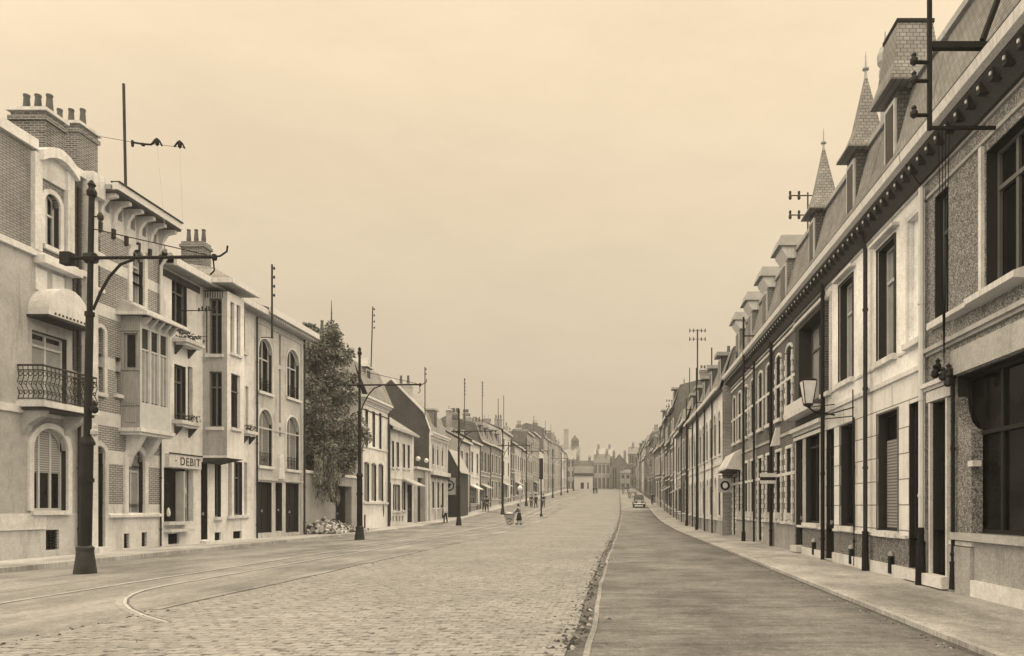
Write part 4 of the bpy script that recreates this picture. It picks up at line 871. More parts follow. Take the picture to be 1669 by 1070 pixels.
# --- two cream houses
def cream(s0, s1, w_up, blindw, gw, dr, lab, spire_at, capped=False):
    h = house(1, 6.1, s0, s1, lab, group=GR, name='cream_house')
    ops = [w_up, blindw, gw, dr]
    wall(h, RF, s0, s1, 0, 8.6, ops, 'cream', D=9, zones=[(0, .95, 'pebble_d'), (.95, 4.3, 'ashlar'), (4.3, 8.6, 'pale')], side='brick', prof=MG, rev=.22)
    mansard(h, RF, s0, s1); maineaves(h, RF, s0, s1)
    window(h, RF, w_up, d=-.26, cols=2, transom=.7, fm='frame', blind=('drape',)); surround(h, RF, w_up, 'shade_trim', .03, .04)
    MB(RF).box(-.14, -.10, blindw['s0'], blindw['s1'], blindw['z0'], blindw['z1']).build('blind_panel', h, mat='pale'); surround(h, RF, blindw, 'stone', .1, .04); MB(RF).box(0, .13, blindw['s0']-.1, blindw['s1']+.1, blindw['z0']-.13, blindw['z0']-.01).build('blind_sill', h, mat='stone')
    window(h, RF, gw, d=-.22, cols=1, transom=0, fm='door', blind=('shutter', .0, .78) if capped else None, gm='glass'); surround(h, RF, gw, 'frame_d', .035, .03, 'window_trim')
    doorx(h, RF, dr, 'door', leaf=2 if capped else 1, d=-.22); MB(RF).box(-.2, .12, dr['s0']-.1, dr['s1']+.1, .1, dr['z0']-.002).build('door_step', h, mat='stone')
    if w_up['z1'] < 7.75: MB(RF).box(.0, .16, w_up['s0']-.2, w_up['s1']+.2, w_up['z1']+.13, w_up['z1']+.2).build('hood_mould', h, mat='stone')
    band(h, RF, s0, s1, 4.36, 4.46, .07); 
    for a, b in ((s0, w_up['s0']-.15), (w_up['s1']+.15, s1)): band(h, RF, a, b, 4.86, 4.92, .04)
    band(h, RF, s0, s1, 7.98, 8.05, .05)
    g = [v for v in sorted([(gw['s0'], gw['s1'])])]
    for a, b in ((s0, min(dr['s0'], gw['s1']+99)), ): pass
    segs = sorted([(dr['s0']-.02, dr['s1']+.02)]); x = s0
    for a, b in segs:
        if a-x > .1: band(h, RF, x, a, .93, 1.0, .06, 'stone', 'plinth_course'); MB(RF).box(-.01, .07, x+.003, a, 0, .33).build('plinth', h, mat='stone')
        x = b
    if s1-x > .1: band(h, RF, x, s1, .93, 1.0, .06, 'stone', 'plinth_course'); MB(RF).box(-.01, .07, x, s1-.003, 0, .33).build('plinth', h, mat='stone')
    # dormer turret
    sp = spire_at; mb = MB(RF).use('slate_dark'); a0, a1 = -1.3, -.15
    mb.box(a0, a1, sp+.18, sp+.92, 8.7, 11.0); mb.use('frame').box(a1, a1+.05, sp+.25, sp+.85, 8.9, 10.8); mb.use('glass').box(a1+.05, a1+.06, sp+.33, sp+.77, 9.0, 10.7); t = mb.build('turret', h)
    r = MB(RF).use('slate'); b0, b1, c0, c1 = -1.15, .12, sp, sp+1.05; cx, cy = (b0+b1)/2, (c0+c1)/2
    if capped: lv = [(0, 11.0, 1.0), (0, 11.12, .98), (0, 11.5, .78), (0, 12.4, .62)]
    else: lv = [(0, 11.0, 1.0), (0, 11.08, .97), (0, 11.3, .72), (0, 11.7, .48), (0, 12.6, .2), (0, 13.1, .05)]
    hw = ((b1-b0)/2, (c1-c0)/2)
    if capped: hw = ((b1-b0)/2, (c1-c0)/2*1.25)
    vs = []
    for _, z, k in lv: vs += [(cx-hw[0]*k, cy-hw[1]*k, z), (cx+hw[0]*k, cy-hw[1]*k, z), (cx+hw[0]*k, cy+hw[1]*k, z), (cx-hw[0]*k, cy+hw[1]*k, z)]
    n = len(lv); r.mesh(vs, [(4*i+k, 4*i+(k+1) % 4, 4*i+4+(k+1) % 4, 4*i+4+k) for i in range(n-1) for k in range(4)]+[(0, 3, 2, 1), (4*n-4, 4*n-3, 4*n-2, 4*n-1)])
    if not capped:
        r.use('zinc').lathe((cx, cy, 13.05), [(.05, 0), (.04, .15), (.03, .22), (.09, .25), (.09, .29), (.025, .32), (.02, .6), (.005, .75)], 8)
    else: r.use('iron').box(cx-hw[0]*.66, cx+hw[0]*.66, cy-hw[1]*.66, cy+hw[1]*.66, 12.4, 12.48)
    r.build('turret_roof', t); return h
X6 = 6.1
ha = cream(14.05, 17.40, W(1431, 1460, 397, 585, X=X6), W(1482, 1503, 352, 555, X=X6), W(1430.5, 1464, 672, 866, X=X6), W(1481, 1505, 655, 928, X=X6), 'cream rendered house with a half-lowered slatted blind and truncated turret roof', 15.6, True)
hb = cream(17.42, 20.80, W(1368.5, 1391, 457, 621, X=X6), W(1343.5, 1354, 487, 640, X=X6), W(1370, 1393, 692, 858, X=X6), W(1346.5, 1359.5, 700, 912, X=X6), 'cream rendered house with a pointed slate turret, beside the flared cast-iron downpipe', 18.35)
MB(RF).lathe((-1.2, 19.3, 11.0), [(.13, 0), (.13, 2.35), (.17, 2.4), (.17, 2.55), (.12, 2.6), (.21, 2.75), (.22, 2.95), (.15, 3.15), (.04, 3.25), (.02, 3.6)], 12).build('chimney_cowl', hb, mat='zinc')
pipe(ha, RF, YS(1411, 5.95), .02, 8.3, .16, .055, 'iron2', neck=.2, boot=1.0); pipe(hb, RF, 20.6, .05, 8.2, .14, .06, 'iron'); pipe(ha, RF, YS(1390, 6.0)-.0, .1, 3.9, .07, .02, 'iron', name='conduit')
def scraper(s, lab):
    mb = MB(RF).use('iron'); mb.box(.02, .10, s-.07, s+.07, .13, .52); mb.use('dirty').lathe((.06, s, .52), [(.07, 0), (.07, .04), (.04, .09), (.01, .11)], 8); o = mb.build('boot_scraper'); rebase(o, (6.1-.08, s, .13)); tag(o, lab, 'boot scraper', 'iron boot scrapers at the foot of the right-hand walls')
scraper(YS(1449, 6.0), 'dark boot scraper under the slatted blind, nearest the camera'); scraper(YS(1384.5, 6.0), 'dark boot scraper left of the flared downpipe'); scraper(YS(1324, 6.0), 'dark boot scraper beneath the balcony')

# --- dark house with balcony
s0, s1 = 20.82, 24.38
h = house(1, 6.1, s0, s1, 'sooty house with a wide dark upper bay and stone balcony, pointed turret above', group=GR, name='dark_house')
up = O(21.3, 23.9, 4.95, 7.6, rev=.5); gw = W(1313, 1335.5, 706, 853, X=X6); gdr = W(1297, 1308, 712, 896, X=X6)
wall(h, RF, s0, s1, 0, 8.6, [up, gw, gdr], 'brick3', D=9, zones=[(0, .95, 'pebble_d'), (.95, 4.0, 'grey'), (4.0, 8.6, 'brick3')], side='brick', prof=MG)
mansard(h, RF, s0, s1); maineaves(h, RF, s0, s1)
window(h, RF, up, d=-.5, cols=3, transom=.7, fm='frame_d', sill=None); window(h, RF, gw, cols=2, fm='door', transom=.85); doorx(h, RF, gdr, 'door')
MB(RF).box(-.01, .45, 21.1, 24.1, 4.55, 4.7).build('balcony_slab', h, mat='stone'); MB(RF).box(.36, .45, 21.1, 24.1, 4.7, 5.0).build('balcony_parapet', h, mat='fascia'); cornice(h, RF, s0, s1, 4.02, [(.08, .1), (.2, .12)], 'fascia'); band(h, RF, s0, s1, 3.86, 3.96, .06, 'fascia'); band(h, RF, s0, 23.9, .93, 1.0, .07)
band(h, RF, s0, s1, 7.75, 7.85, .08); band(h, RF, s0, s1, 8.0, 8.06, .06); MB(RF).box(-.01, .07, s0, 23.3, 0, .3).build('plinth', h, mat='stone'); MB(RF).box(-.2, .2, 23.4, 24.3, .1, .3).build('door_step', h, mat='stone')
sp = 22.2; mb = MB(RF).use('slate_dark'); mb.box(-1.3, -.15, sp+.15, sp+.85, 8.7, 11.0); mb.use('frame').box(-.15, -.1, sp+.22, sp+.78, 8.9, 10.8); mb.use('glass').box(-.1, -.09, sp+.3, sp+.7, 9.0, 10.7); t = mb.build('turret', h)
r = MB(RF).use('slate'); cx, cy = -.5, sp+.5; lv = [(11.0, .60), (11.08, .58), (11.3, .44), (11.7, .3), (12.6, .13), (13.1, .04)]; vs = []
for z, k in lv: vs += [(cx-k, cy-k*.9, z), (cx+k, cy-k*.9, z), (cx+k, cy+k*.9, z), (cx-k, cy+k*.9, z)]
n = len(lv); r.mesh(vs, [(4*i+k, 4*i+(k+1) % 4, 4*i+4+(k+1) % 4, 4*i+4+k) for i in range(n-1) for k in range(4)]+[(0, 3, 2, 1), (4*n-4, 4*n-3, 4*n-2, 4*n-1)])
r.use('zinc').lathe((cx, cy, 13.05), [(.05, 0), (.04, .15), (.03, .22), (.09, .25), (.09, .29), (.025, .32), (.02, .6), (.005, .75)], 8); r.build('turret_roof', t)

# lantern on the balcony
lt = thing('lantern', (5.35, 19.9, 4.45), 'glass street lantern tapering downward, on a bracket over the balcony', 'lantern')
q = MB(); c = (5.35, 19.9, 4.52)
q.use('porcelain').lathe(c, [(.14, 0), (.27, .62)], 4, rot=math.pi/4); q.build('glass', lt)
q = MB().use('iron')
for k in range(4): a = math.pi/4+k*math.pi/2; q.tube([(c[0]+.15*math.cos(a), c[1]+.15*math.sin(a), c[2]), (c[0]+.28*math.cos(a), c[1]+.28*math.sin(a), c[2]+.63)], .014, 4)
q.lathe((c[0], c[1], c[2]+.63), [(.28, 0), (.27, .03), (.12, .08), (.03, .12)], 4, rot=math.pi/4); q.lathe((c[0], c[1], c[2]-.1), [(.04, 0), (.14, .05), (.14, .1)], 8); q.lathe(c, [(.03, .0), (.03, .3), (.0, .34)], 6); q.build('frame', lt)
MB().tube([(5.35, 19.9, 4.43), (5.5, 19.9, 4.3), (6.1, 19.9, 4.2)], .025, 6).tube([(5.4, 19.9, 4.42), (6.1, 19.9, 4.5)], .015, 5).build('bracket', lt, mat='iron')
# flat bracket sign arm next to it
ba = thing('wall_bracket', (5.9, 20.3, 3.9), 'thin iron wall bracket pointing at the cream house, below the balcony lantern', 'bracket')
MB().tube([(5.95, 20.4, 4.25), (6.0, 18.0, 4.15)], .02, 5).tube([(5.95, 20.4, 4.15), (5.95, 18.0, 3.92)], .016, 5).tube([(5.98, 18.0, 4.6), (5.98, 18.0, 2.4)], .018, 5).build('arm', ba, mat='iron')

# --- four brick houses with flat-topped dormers
bs = [24.4, 27.8, 31.2, 34.6, 38.0]
dlab = ['brick house next to the dark balcony house, white blocks at its ground-floor windows', 'brick house with its dormer second in the flat-topped line', 'brick house with its dormer third in the flat-topped line', 'brick house with a boxed sign over the door at the end of the set-back row']
for i in range(4):
    s0, s1 = bs[i], bs[i+1]-.02
    h = house(1, 6.1, s0, s1, dlab[i], group=GR, name='brick_house')
    a = [O(s0+.35, s0+1.15, 4.95, 7.35, arch=1, rise=.15), O(s0+2.0, s0+2.8, 4.95, 7.35, arch=1, rise=.15)]
    if i == 3: g = [O(s0+.4, s0+1.2, 1.15, 3.6), O(s0+1.9, s0+2.8, .15, 3.2)]
    else: g = [O(s0+.35, s0+1.15, 1.15, 3.7), O(s0+2.0, s0+2.8, 1.15, 3.7)]
    if i == 1: g[1] = O(s0+2.0, s0+2.85, .15, 3.7)
    wall(h, RF, s0, s1, -.1, 8.6, a+g, 'brick', D=9, zones=[(-.1, 1.05, 'dirty'), (1.05, 8.6, 'brick' if i != 2 else 'brick2')], side='brick', prof=MG)
    mansard(h, RF, s0, s1); maineaves(h, RF, s0, s1)
    for o in a: window(h, RF, o, cols=2, fm='frame', sill='fascia'); surround(h, RF, o, 'stone', .10, .05, keys=(i % 2 == 0))
    for k, o in enumerate(g):
        if o['z0'] < .5: doorx(h, RF, o, 'door2' if i == 3 else 'door')
        else: window(h, RF, o, cols=2, fm='frame', sill='fascia')
        surround(h, RF, o, 'stone', .11, .05, keys=(i != 2))
        if o['z0'] > .5: MB(RF).box(.0, .2, o['s0']+.15, o['s0']+.5, 1.16, 1.4).build('flower_pot', h, mat='stone')
    band(h, RF, s0, s1, 6.15, 6.25, .03); band(h, RF, s0, s1, 7.72, 7.82, .06); band(h, RF, s0, s1, 7.95, 8.0, .05); band(h, RF, s0, s1, 2.75, 2.86, .03); band(h, RF, s0, g[1]['s0']-.02, .98, 1.08, .08); band(h, RF, s0, s1, 4.2, 4.3, .05, 'grey')
    dormer(h, RF, s0+2.05)
    if i in (1, 2): pipe(h, RF, s0+.06, .05, 8.2, .1, .045, 'iron')
    if i == 0: pipe(h, RF, s1-.1, .05, 8.2, .12, .06, 'iron')
h3 = h
# hanging box sign and awning on the last one
sb = thing('sign_board', (5.5, 36.2, 2.4), 'pale board with dark round emblem hung beneath the box awning', 'sign'); mb = MB(RF).use('grey'); mb.box(.35, 1.0, 35.9, 35.96, 2.35, 3.05); mb.use('iron2').tube([(0, 35.93, 3.2), (1.0, 35.93, 3.2)], .02, 5); mb.tube([(.45, 35.93, 3.2), (.45, 35.93, 3.0)], .012, 4).tube([(.9, 35.93, 3.2), (.9, 35.93, 3.0)], .012, 4); mb.build('board', sb)
mb = MB(RF).use('iron'); mb.prism([(.675+.24*math.cos(2*math.pi*k/20), 2.7+.24*math.sin(2*math.pi*k/20)) for k in range(20)], 35.875, 35.90, 1); mb.build('emblem', sb); mb = MB(RF).use('fascia'); mb.prism([(.675+.13*math.cos(2*math.pi*k/16), 2.7+.15*math.sin(2*math.pi*k/16)) for k in range(16)], 35.86, 35.875, 1); mb.build('emblem_centre', sb)
aw = thing('box_awning', (5.7, 36.2, 3.6), 'pale canvas box awning above the hanging round-emblem board', 'awning'); MB(RF).prism([(0, 3.45), (0, 4.5), (.35, 4.3), (.75, 3.6), (.75, 3.5)], 34.9, 37.9, 1).build('canvas', aw, mat='stone'); MB(RF).box(0, .77, 34.88, 37.92, 3.40, 3.45).build('awning_rail', aw, mat='iron2')
hb_ = thing('hanging_sign', (5.6, 29, 2.6), 'two-bar white and dark hanging sign on the brick front, nearer than the round-emblem board', 'sign'); mb = MB(RF).use('fascia'); mb.box(.1, .7, 26.9, 26.94, 2.75, 2.9); mb.box(.1, .7, 26.9, 26.94, 2.5, 2.62); mb.use('iron').box(.1, .7, 26.9, 26.95, 2.62, 2.75); mb.box(0, .75, 26.91, 26.93, 2.95, 2.99); mb.build('board', hb_)
cf = thing('tilted_board', (5.9, 27.0, 4.1), 'white tilted board fixed to the brick wall above the two-bar sign', 'sign'); MB(RF).prism([(0, 3.95), (.35, 3.9), (.15, 4.6), (0, 4.62)], 26.6, 26.75, 1).build('board', cf, mat='fascia')
for s_, z_ in ((15.05, 0), ): pass

# ================================================================ generic far houses
def ghouse(sg, X, s0, s1, zb, ze, label, mat, group, nb=2, floors=2, rtype='gable', dorm=0, wcol='frame', chim=2, surr=None, arch=False, name='row_house', gnd='mixed', rm='slate', plinth='dirty', far=0, rh=2.2, shut=False, rnd=None):
    fr = frame(sg, X); rnd = rnd or random; h = house(sg, X, s0, s1, label, group=group, zb=zb, name=name); L = s1-s0; s1 -= .015
    fh = (ze-.9-zb)/floors; ops = []; gi = []; D = 8
    for f in range(floors):
        for b in range(nb):
            c = s0+L*(b+.5)/nb; ww = min(1.15, L/nb*.52)/2
            z0 = zb+fh*f+(1.15 if f == 0 else .95); z1 = zb+fh*(f+1)-.25
            o = O(c-ww, c+ww, z0, min(z1, z0+2.4)); 
            if f == 0 and gnd == 'mixed' and b == nb-1: o['z0'] = zb+.1; o['door'] = 1
            if f == 0 and gnd == 'shop' and nb > 1:
                if b == 0: o = O(s0+.4, s0+L*.62, zb+.8, zb+2.9); 
                elif b == nb-1: o['z0'] = zb+.1; o['door'] = 1
                else: continue
            elif arch: o['arch'] = 1; o['rise'] = .28 if arch == 1 else ww
            ops.append(o)
    if rtype == 'gable': prof = [(0, ze), (-D/2, ze+rh), (-D, ze)]; rp = [(.35, ze+.02), (-D/2, ze+rh), (-D, ze)]
    elif rtype == 'mansard': prof = [(0, ze), (-.6, ze+2.1), (-D/2, ze+3.0), (-D, ze+1)]; rp = [(.15, ze+.03), (-.58, ze+2.1), (-D/2, ze+3.0), (-D, ze+1)]
    else: prof = [(0, ze), (-D, ze)]; rp = [(.2, ze+.02), (-D, ze+.3)]
    wall(h, fr, s0, s1, zb-.6, ze, ops, mat, D=D, prof=prof, zones=[(zb-.6, zb+.9, plinth), (zb+.9, ze, mat)], rev=.18, side='brick' if mat not in ('white', 'cream', 'drab') else rnd.choice(['grey', 'brick2', 'dirty']))
    roof(h, fr, s0, s1, rp, rm)
    mb = MB(fr).use('soffit'); mb.box(-.01, .3, s0, s1, ze-.22, ze-.08); mb.use('fascia').box(.3, .42, s0, s1, ze-.16, ze+.02); mb.build('gutter', h)
    for o in ops:
        if o.get('door'):
            dd = MB(fr).use(rnd.choice(['door', 'door', 'door2'])); dd.box(-.16, -.12, o['s0'], o['s1'], o['z0'], o['z0']+(o['z1']-o['z0'])*.8); dd.use('glass').box(-.16, -.13, o['s0'], o['s1'], o['z0']+(o['z1']-o['z0'])*.8+.05, o['z1']); dd.build('door', h)
        else:
            bl = None
            if shut or rnd.random() < .22: bl = (rnd.choice(['shutter', 'blind', 'curtain']), rnd.choice([0, .4]), 1)
            window(h, fr, o, d=-.18, fm=wcol, gm='glass2' if rnd.random() < .2 else 'glass', cols=2, lod=1, sill='stone' if mat != 'white' else 'fascia', blind=bl)
            if surr: surround(h, fr, o, surr, .12, .05, keys=(surr == 'stone' and mat.startswith('brick') and rnd.random() < .6 and not far))
    for f in range(1, floors): band(h, fr, s0, s1, zb+fh*f+.35, zb+fh*f+.47, .06, 'stone')
    band(h, fr, s0, s1, zb+.86, zb+.96, .05, 'stone', 'plinth_course')
    if rtype == 'mansard' and dorm:
        for k in range(dorm):
            c = s0+L*(k+.5)/dorm; m = MB(fr).use('slate_dark'); m.box(-1.6, -.12, c-.45, c+.45, ze+.1, ze+2.0); m.use('frame').box(-.12, -.07, c-.4, c+.4, ze+.25, ze+1.85); m.use('glass').box(-.07, -.05, c-.3, c+.3, ze+.4, ze+1.75); m.use('lead').box(-1.8, .12, c-.6, c+.6, ze+2.0, ze+2.2); m.build('dormer', h)
    if rtype == 'gable' and dorm:
        m = MB(fr).use('zinc'); c = (s0+s1)/2; m.box(-2.6, -1.2, c-.45, c+.45, ze+.5, ze+1.5); m.use('glass').box(-1.2, -1.17, c-.3, c+.3, ze+.75, ze+1.4); m.build('dormer', h)
    if chim:
        zc = ze+(rh if rtype == 'gable' else 3.0 if rtype == 'mansard' else .5)
        cw = rnd.uniform(.8, 1.5)*(1 if chim > 1 else .6); c0 = -D/2-cw/2+rnd.uniform(.2, 1.8)
        chimney(h, fr, c0, c0+cw, s1-.65, s1-.1, zc-1.4, zc+rnd.uniform(.6, 1.5), pots=chim, mat=rnd.choice(['chim', 'brick2', 'grey', 'dirty']), pm=rnd.choice(['pot', 'pot', 'pot2']), ph=rnd.uniform(.4, .65), pr=.13, cap=rnd.random() < .6)
        if sg < 0 and rnd.random() < .75:
            c1 = c0+rnd.uniform(-1.5, 1.5); chimney(h, fr, c1, c1+rnd.uniform(.7, 1.2), s0+.1, s0+.6, zc-1.4, zc+rnd.uniform(.3, 1.2), pots=rnd.choice([2, 3, 4]), mat=rnd.choice(['chim', 'brick2', 'grey']), pm='pot', ph=rnd.uniform(.4, .6), pr=.12, cap=False)
    if rnd.random() < .6 or not far: pipe(h, fr, s1-.1, zb, ze-.2, .09, .05, 'iron2')
    if gnd == 'shop' and rnd.random() < .7:
        m = MB(fr).use(rnd.choice(['fascia', 'grey', 'dirty'])); m.prism([(0, zb+3.0), (0, zb+3.15), (.9, zb+2.65), (.9, zb+2.58)], s0+.3, s0+L*.66, 1); m.build('shop_awning', h)
    return h
rn = random.Random(11)
ORD = ['first', 'second', 'third', 'fourth', 'fifth', 'sixth', 'seventh', 'eighth', 'ninth', 'tenth', 'eleventh', 'twelfth', 'thirteenth', 'fourteenth', 'fifteenth', 'sixteenth', 'seventeenth', 'eighteenth', 'nineteenth', 'twentieth']
ORD += ['twenty-'+q for q in ORD[:9]]+['thirtieth']+['thirty-'+q for q in ORD[:9]]+['fortieth']+['forty-'+q for q in ORD[:9]]
TN = dict(drab='drab pale', white='white', cream='cream', grey='grey', dirty='stained grey', brick='dark brick', brick2='mid-toned brick', brick3='sooty brick', lightbrick='pale brick')
def lab(kind, mat, fl, i, side): return '%s %s-storey house, %s beyond the %s' % (TN[mat], {1: 'one', 2: 'two', 3: 'three'}[fl], ORD[i], side)
# left row beyond the gabled shop: (photo x of the far edge, eaves row, material, bays, floors, roof, dormers)
edges = [(765, 720, 'drab', 2, 2, 'gable', 1, 'mixed'), (782, 722, 'white', 2, 2, 'gable', 1, 'shop'), (799, 722, 'lightbrick', 3, 2, 'mansard', 2, 'shop'), (817, 729, 'brick2', 3, 2, 'mansard', 2, 'mixed'), (832, 706, 'cream', 2, 3, 'gable', 0, 'shop'), (839, 722, 'brick', 2, 2, 'gable', 0, 'mixed'),
 (850, 728, 'drab', 3, 2, 'gable', 1, 'shop'), (859, 735, 'grey', 3, 2, 'gable', 0, 'mixed'), (868, 708, 'dirty', 3, 3, 'flat', 0, 'mixed'), (879, 709, 'brick2', 4, 3, 'flat', 0, 'shop'), (886, 735, 'white', 3, 2, 'gable', 0, 'mixed'), (893, 715, 'grey', 3, 3, 'mansard', 2, 'mixed'),
 (899, 719, 'brick2', 3, 3, 'gable', 0, 'mixed'), (905, 722, 'dirty', 3, 3, 'gable', 0, 'mixed'), (910, 724, 'grey', 3, 3, 'gable', 0, 'mixed'), (915, 728, 'brick2', 3, 3, 'gable', 0, 'mixed'), (919, 735, 'cream', 3, 2, 'gable', 0, 'mixed'), (923, 738, 'grey', 3, 2, 'gable', 0, 'mixed')]
s = YS(748, 17)
for i, (px, py, mt, nb, fl, rt, dm, gn) in enumerate(edges):
    e_ = YS(px, 17); m = (s+e_)/2
    ghouse(-1, 17, s, e_, G(m), HZ(py, m), lab('', mt, fl, i, 'gabled shop on the left'), mt, GL, nb=nb, floors=fl, rtype=rt, dorm=dm, gnd=gn, far=i > 4, chim=rn.choice([2, 3, 3, 1]), surr='stone' if mt.startswith('brick') or mt == 'grey' else None, rnd=rn, rm=rn.choice(['slate', 'tiles', 'slate_dark', 'slate']), rh=rn.uniform(1.8, 2.8), shut=(i in (1,)))
    s = e_
# right row beyond the set-back brick houses
s = 38.02; i = 0; first = True
RF5 = frame(1, 5.6)
while s < 226:
    L = 3.66 if s < 56 else rn.choice([3.8, 4.2, 4.6, 5.0, 5.6])
    if s > 150: L *= 1.25
    e_ = min(s+L, 229); m = (s+e_)/2
    if s < 56: mt, fl, rt, dm, hh, ar = 'white', 2, 'mansard', 1, 8.05, 2
    else:
        mt = rn.choice(['brick', 'brick', 'brick3', 'brick2', 'grey', 'white', 'dirty', 'cream', 'brick3']); fl = rn.choice([2, 2, 2, 3]) if s < 120 else rn.choice([2, 3, 3])
        rt = rn.choice(['mansard', 'mansard', 'gable']); dm = rn.choice([1, 1, 0]); hh = rn.uniform(7.6, 8.8) if fl == 2 else rn.uniform(9.6, 11.2); ar = rn.choice([0, 0, 1])
    zb = G(m)
    h = ghouse(1, 5.6, s, e_, zb, zb+hh, lab('', mt, fl, i, 'set-back brick houses on the right'), mt, GR, nb=2, floors=fl, rtype=rt, dorm=dm, arch=ar, gnd=rn.choice(['mixed', 'mixed', 'shop']) if s > 56 else 'mixed', far=s > 80, chim=rn.choice([0, 2, 3]) if s < 56 else rn.choice([1, 2, 3, 3]), surr='stone' if (mt.startswith('brick') or s < 56 or rn.random() < .5) else None, rnd=rn, wcol='frame')
    s = e_; i += 1

# ================================================================ end of the street
z0 = G(236)
def endbox(name, cat, lab, x0, x1, y0, y1, ze, mat, rmat, ridge, nw, fl, group=None, gable=False, dark=False, gm='glass2'):
    h = thing(name, ((x0+x1)/2, y0, G(y0)), lab, cat, group); zb = G(y0); mb = MB().use(mat); ops = []
    fh = (ze-zb)/fl; ww = (x1-x0)/nw
    for f in range(fl):
        for k in range(nw):
            c = x0+ww*(k+.5); ops.append((c-min(.55, ww*.28), c+min(.55, ww*.28), zb+fh*f+(.9 if f else .2), zb+fh*(f+1)-.6))
    frontface(mb, x0, x1, y0, zb-.5, ze, ops, .2)
    cx = (x0+x1)/2
    if gable: mb.face([(x0, y0, ze), (x1, y0, ze), (cx, y0, ze+ridge)])
    for x in (x0, x1): mb.face([(x, y0, zb-.5), (x, y1, zb-.5), (x, y1, ze), (x, y0, ze)])
    mb.face([(x0, y1, zb-.5), (x1, y1, zb-.5), (x1, y1, ze), (x0, y1, ze)]); mb.build('wall', h)
    r = MB().use(rmat); my = (y0+y1)/2
    if gable: r.mesh([(x0-.2, y0-.2, ze), (cx, y0-.2, ze+ridge+.1), (x1+.2, y0-.2, ze), (x0-.2, y1, ze), (cx, y1, ze+ridge+.1), (x1+.2, y1, ze)], [(0, 1, 4, 3), (1, 2, 5, 4)])
    else: r.mesh([(x0-.1, y0-.3, ze), (x1+.1, y0-.3, ze), (x1+.1, my, ze+ridge), (x0-.1, my, ze+ridge), (x0-.1, y1, ze), (x1+.1, y1, ze)], [(0, 1, 2, 3), (3, 2, 5, 4), (0, 3, 4), (1, 5, 2)])
    r.build('roof', h)
    for o in ops:
        q = MB().use(gm); q.face([(o[0], y0+.19, o[2]), (o[1], y0+.19, o[2]), (o[1], y0+.19, o[3]), (o[0], y0+.19, o[3])]); q.use('frame').box((o[0]+o[1])/2-.04, (o[0]+o[1])/2+.04, y0+.1, y0+.18, o[2], o[3]); q.box(o[0]-.05, o[1]+.05, y0-.1, y0+.15, o[2]-.12, o[2]-.01); q.build('window', h)
    for k in range(2 if x1-x0 > 4 else 1):
        c = x0+(x1-x0)*(.2+.6*k); cc = MB().use('chim').box(c-.45, c+.45, my-.3, my+.3, ze+ridge*.5, ze+ridge+1.1).build('chimney', h)
        for j in range(2): MB().lathe((c-.22+.44*j, my, ze+ridge+1.1), [(.14, 0), (.11, .6)], 6).build('chimney_pot', cc, mat='pot')
    return h
endbox('end_shop', 'shop', 'low shop building closing the far end of the street, under a grey roof', -15, -8.5, 236, 243, 14.0, 'dirty', 'slate_dark', 3.4, 4, 2)
es = thing('kiosk', (-11.7, 235, z0), 'bright low kiosk front with dark doorway at the far end', 'shop'); mb = MB().use('fascia'); frontface(mb, -14.8, -8.6, 235, z0-.3, z0+4.4, [(-12.6, -11.5, z0+.1, z0+2.2), (-10.4, -9.9, z0+.1, z0+2.2)], .3); mb.build('wall', es); MB().box(-14.9, -8.5, 234.6, 236, z0+4.4, z0+5.3).build('fascia_board', es, mat='iron2'); MB().box(-15, -8.4, 235, 236, z0+5.3, z0+7.6).build('upper_wall', es, mat='dirty'); MB().box(-12.7, -9.8, 235.28, 235.3, z0, z0+2.3).build('doorway', es, mat='black')
endbox('end_house', 'house', 'grey terrace house facing down the street at its far end, left of the dark gable', -8.3, -2.9, 236, 246, 16.4, 'dirty', 'slate_dark', 3.3, 4, 2)
endbox('end_gable_house', 'house', 'dark gable-fronted house closing the far end of the street', -2.8, 3.4, 234, 244, 15.2, 'brick', 'slate_dark', 4.0, 2, 1, gable=True)
endbox('small_pale_house', 'house', 'small pale lean-to house in front of the dark end gable', .6, 3.6, 212, 218, G(212)+5.2, 'grey', 'slate_dark', 1.2, 2, 2)
endbox('far_house', 'house', 'far grey house behind the kiosk, left of the end terrace', -22, -15.2, 250, 262, 18.5, 'dirty', 'slate', 4, 4, 3)
endbox('far_mill', 'building', 'long flat-roofed far building under the factory chimney', -30, -20.2, 266, 285, 23.5, 'dirty', 'slate_dark', .6, 5, 3)
endbox('far_terrace_house', 'house', 'far roofline house rising behind the end terrace', -9, -2, 262, 275, 20.5, 'dirty', 'tiles', 3.5, 5, 2)
endbox('far_corner_house', 'house', 'far tall house behind the dark end gable, at the right', 3.6, 12, 250, 262, 20.5, 'brick', 'slate_dark', 3, 4, 3)
fc = thing('factory_chimney', (-21.5, 290, G(290)), 'slim factory chimney on the far left skyline', 'chimney'); MB().lathe((-21.5, 290, G(290)), [(1.6, 0), (.95, 25.0), (1.1, 25.1), (1.1, 25.6)], 14).build('stack', fc, mat='brick2')
tw = thing('far_tower', (-16.2, 262, G(262)), 'far square turret with a domed cap right of the factory chimney', 'tower'); MB().box(-18.2, -14.4, 263, 266, 7, 24.0).build('shaft', tw, mat='dirty'); MB().lathe((-16.3, 264.5, 24.0), [(1.9, 0), (1.5, .5), (1.4, 2.0), (1.6, 2.2), (1.2, 3.2), (.5, 4), (.15, 4.6)], 10).build('cap', tw, mat='slate_dark')
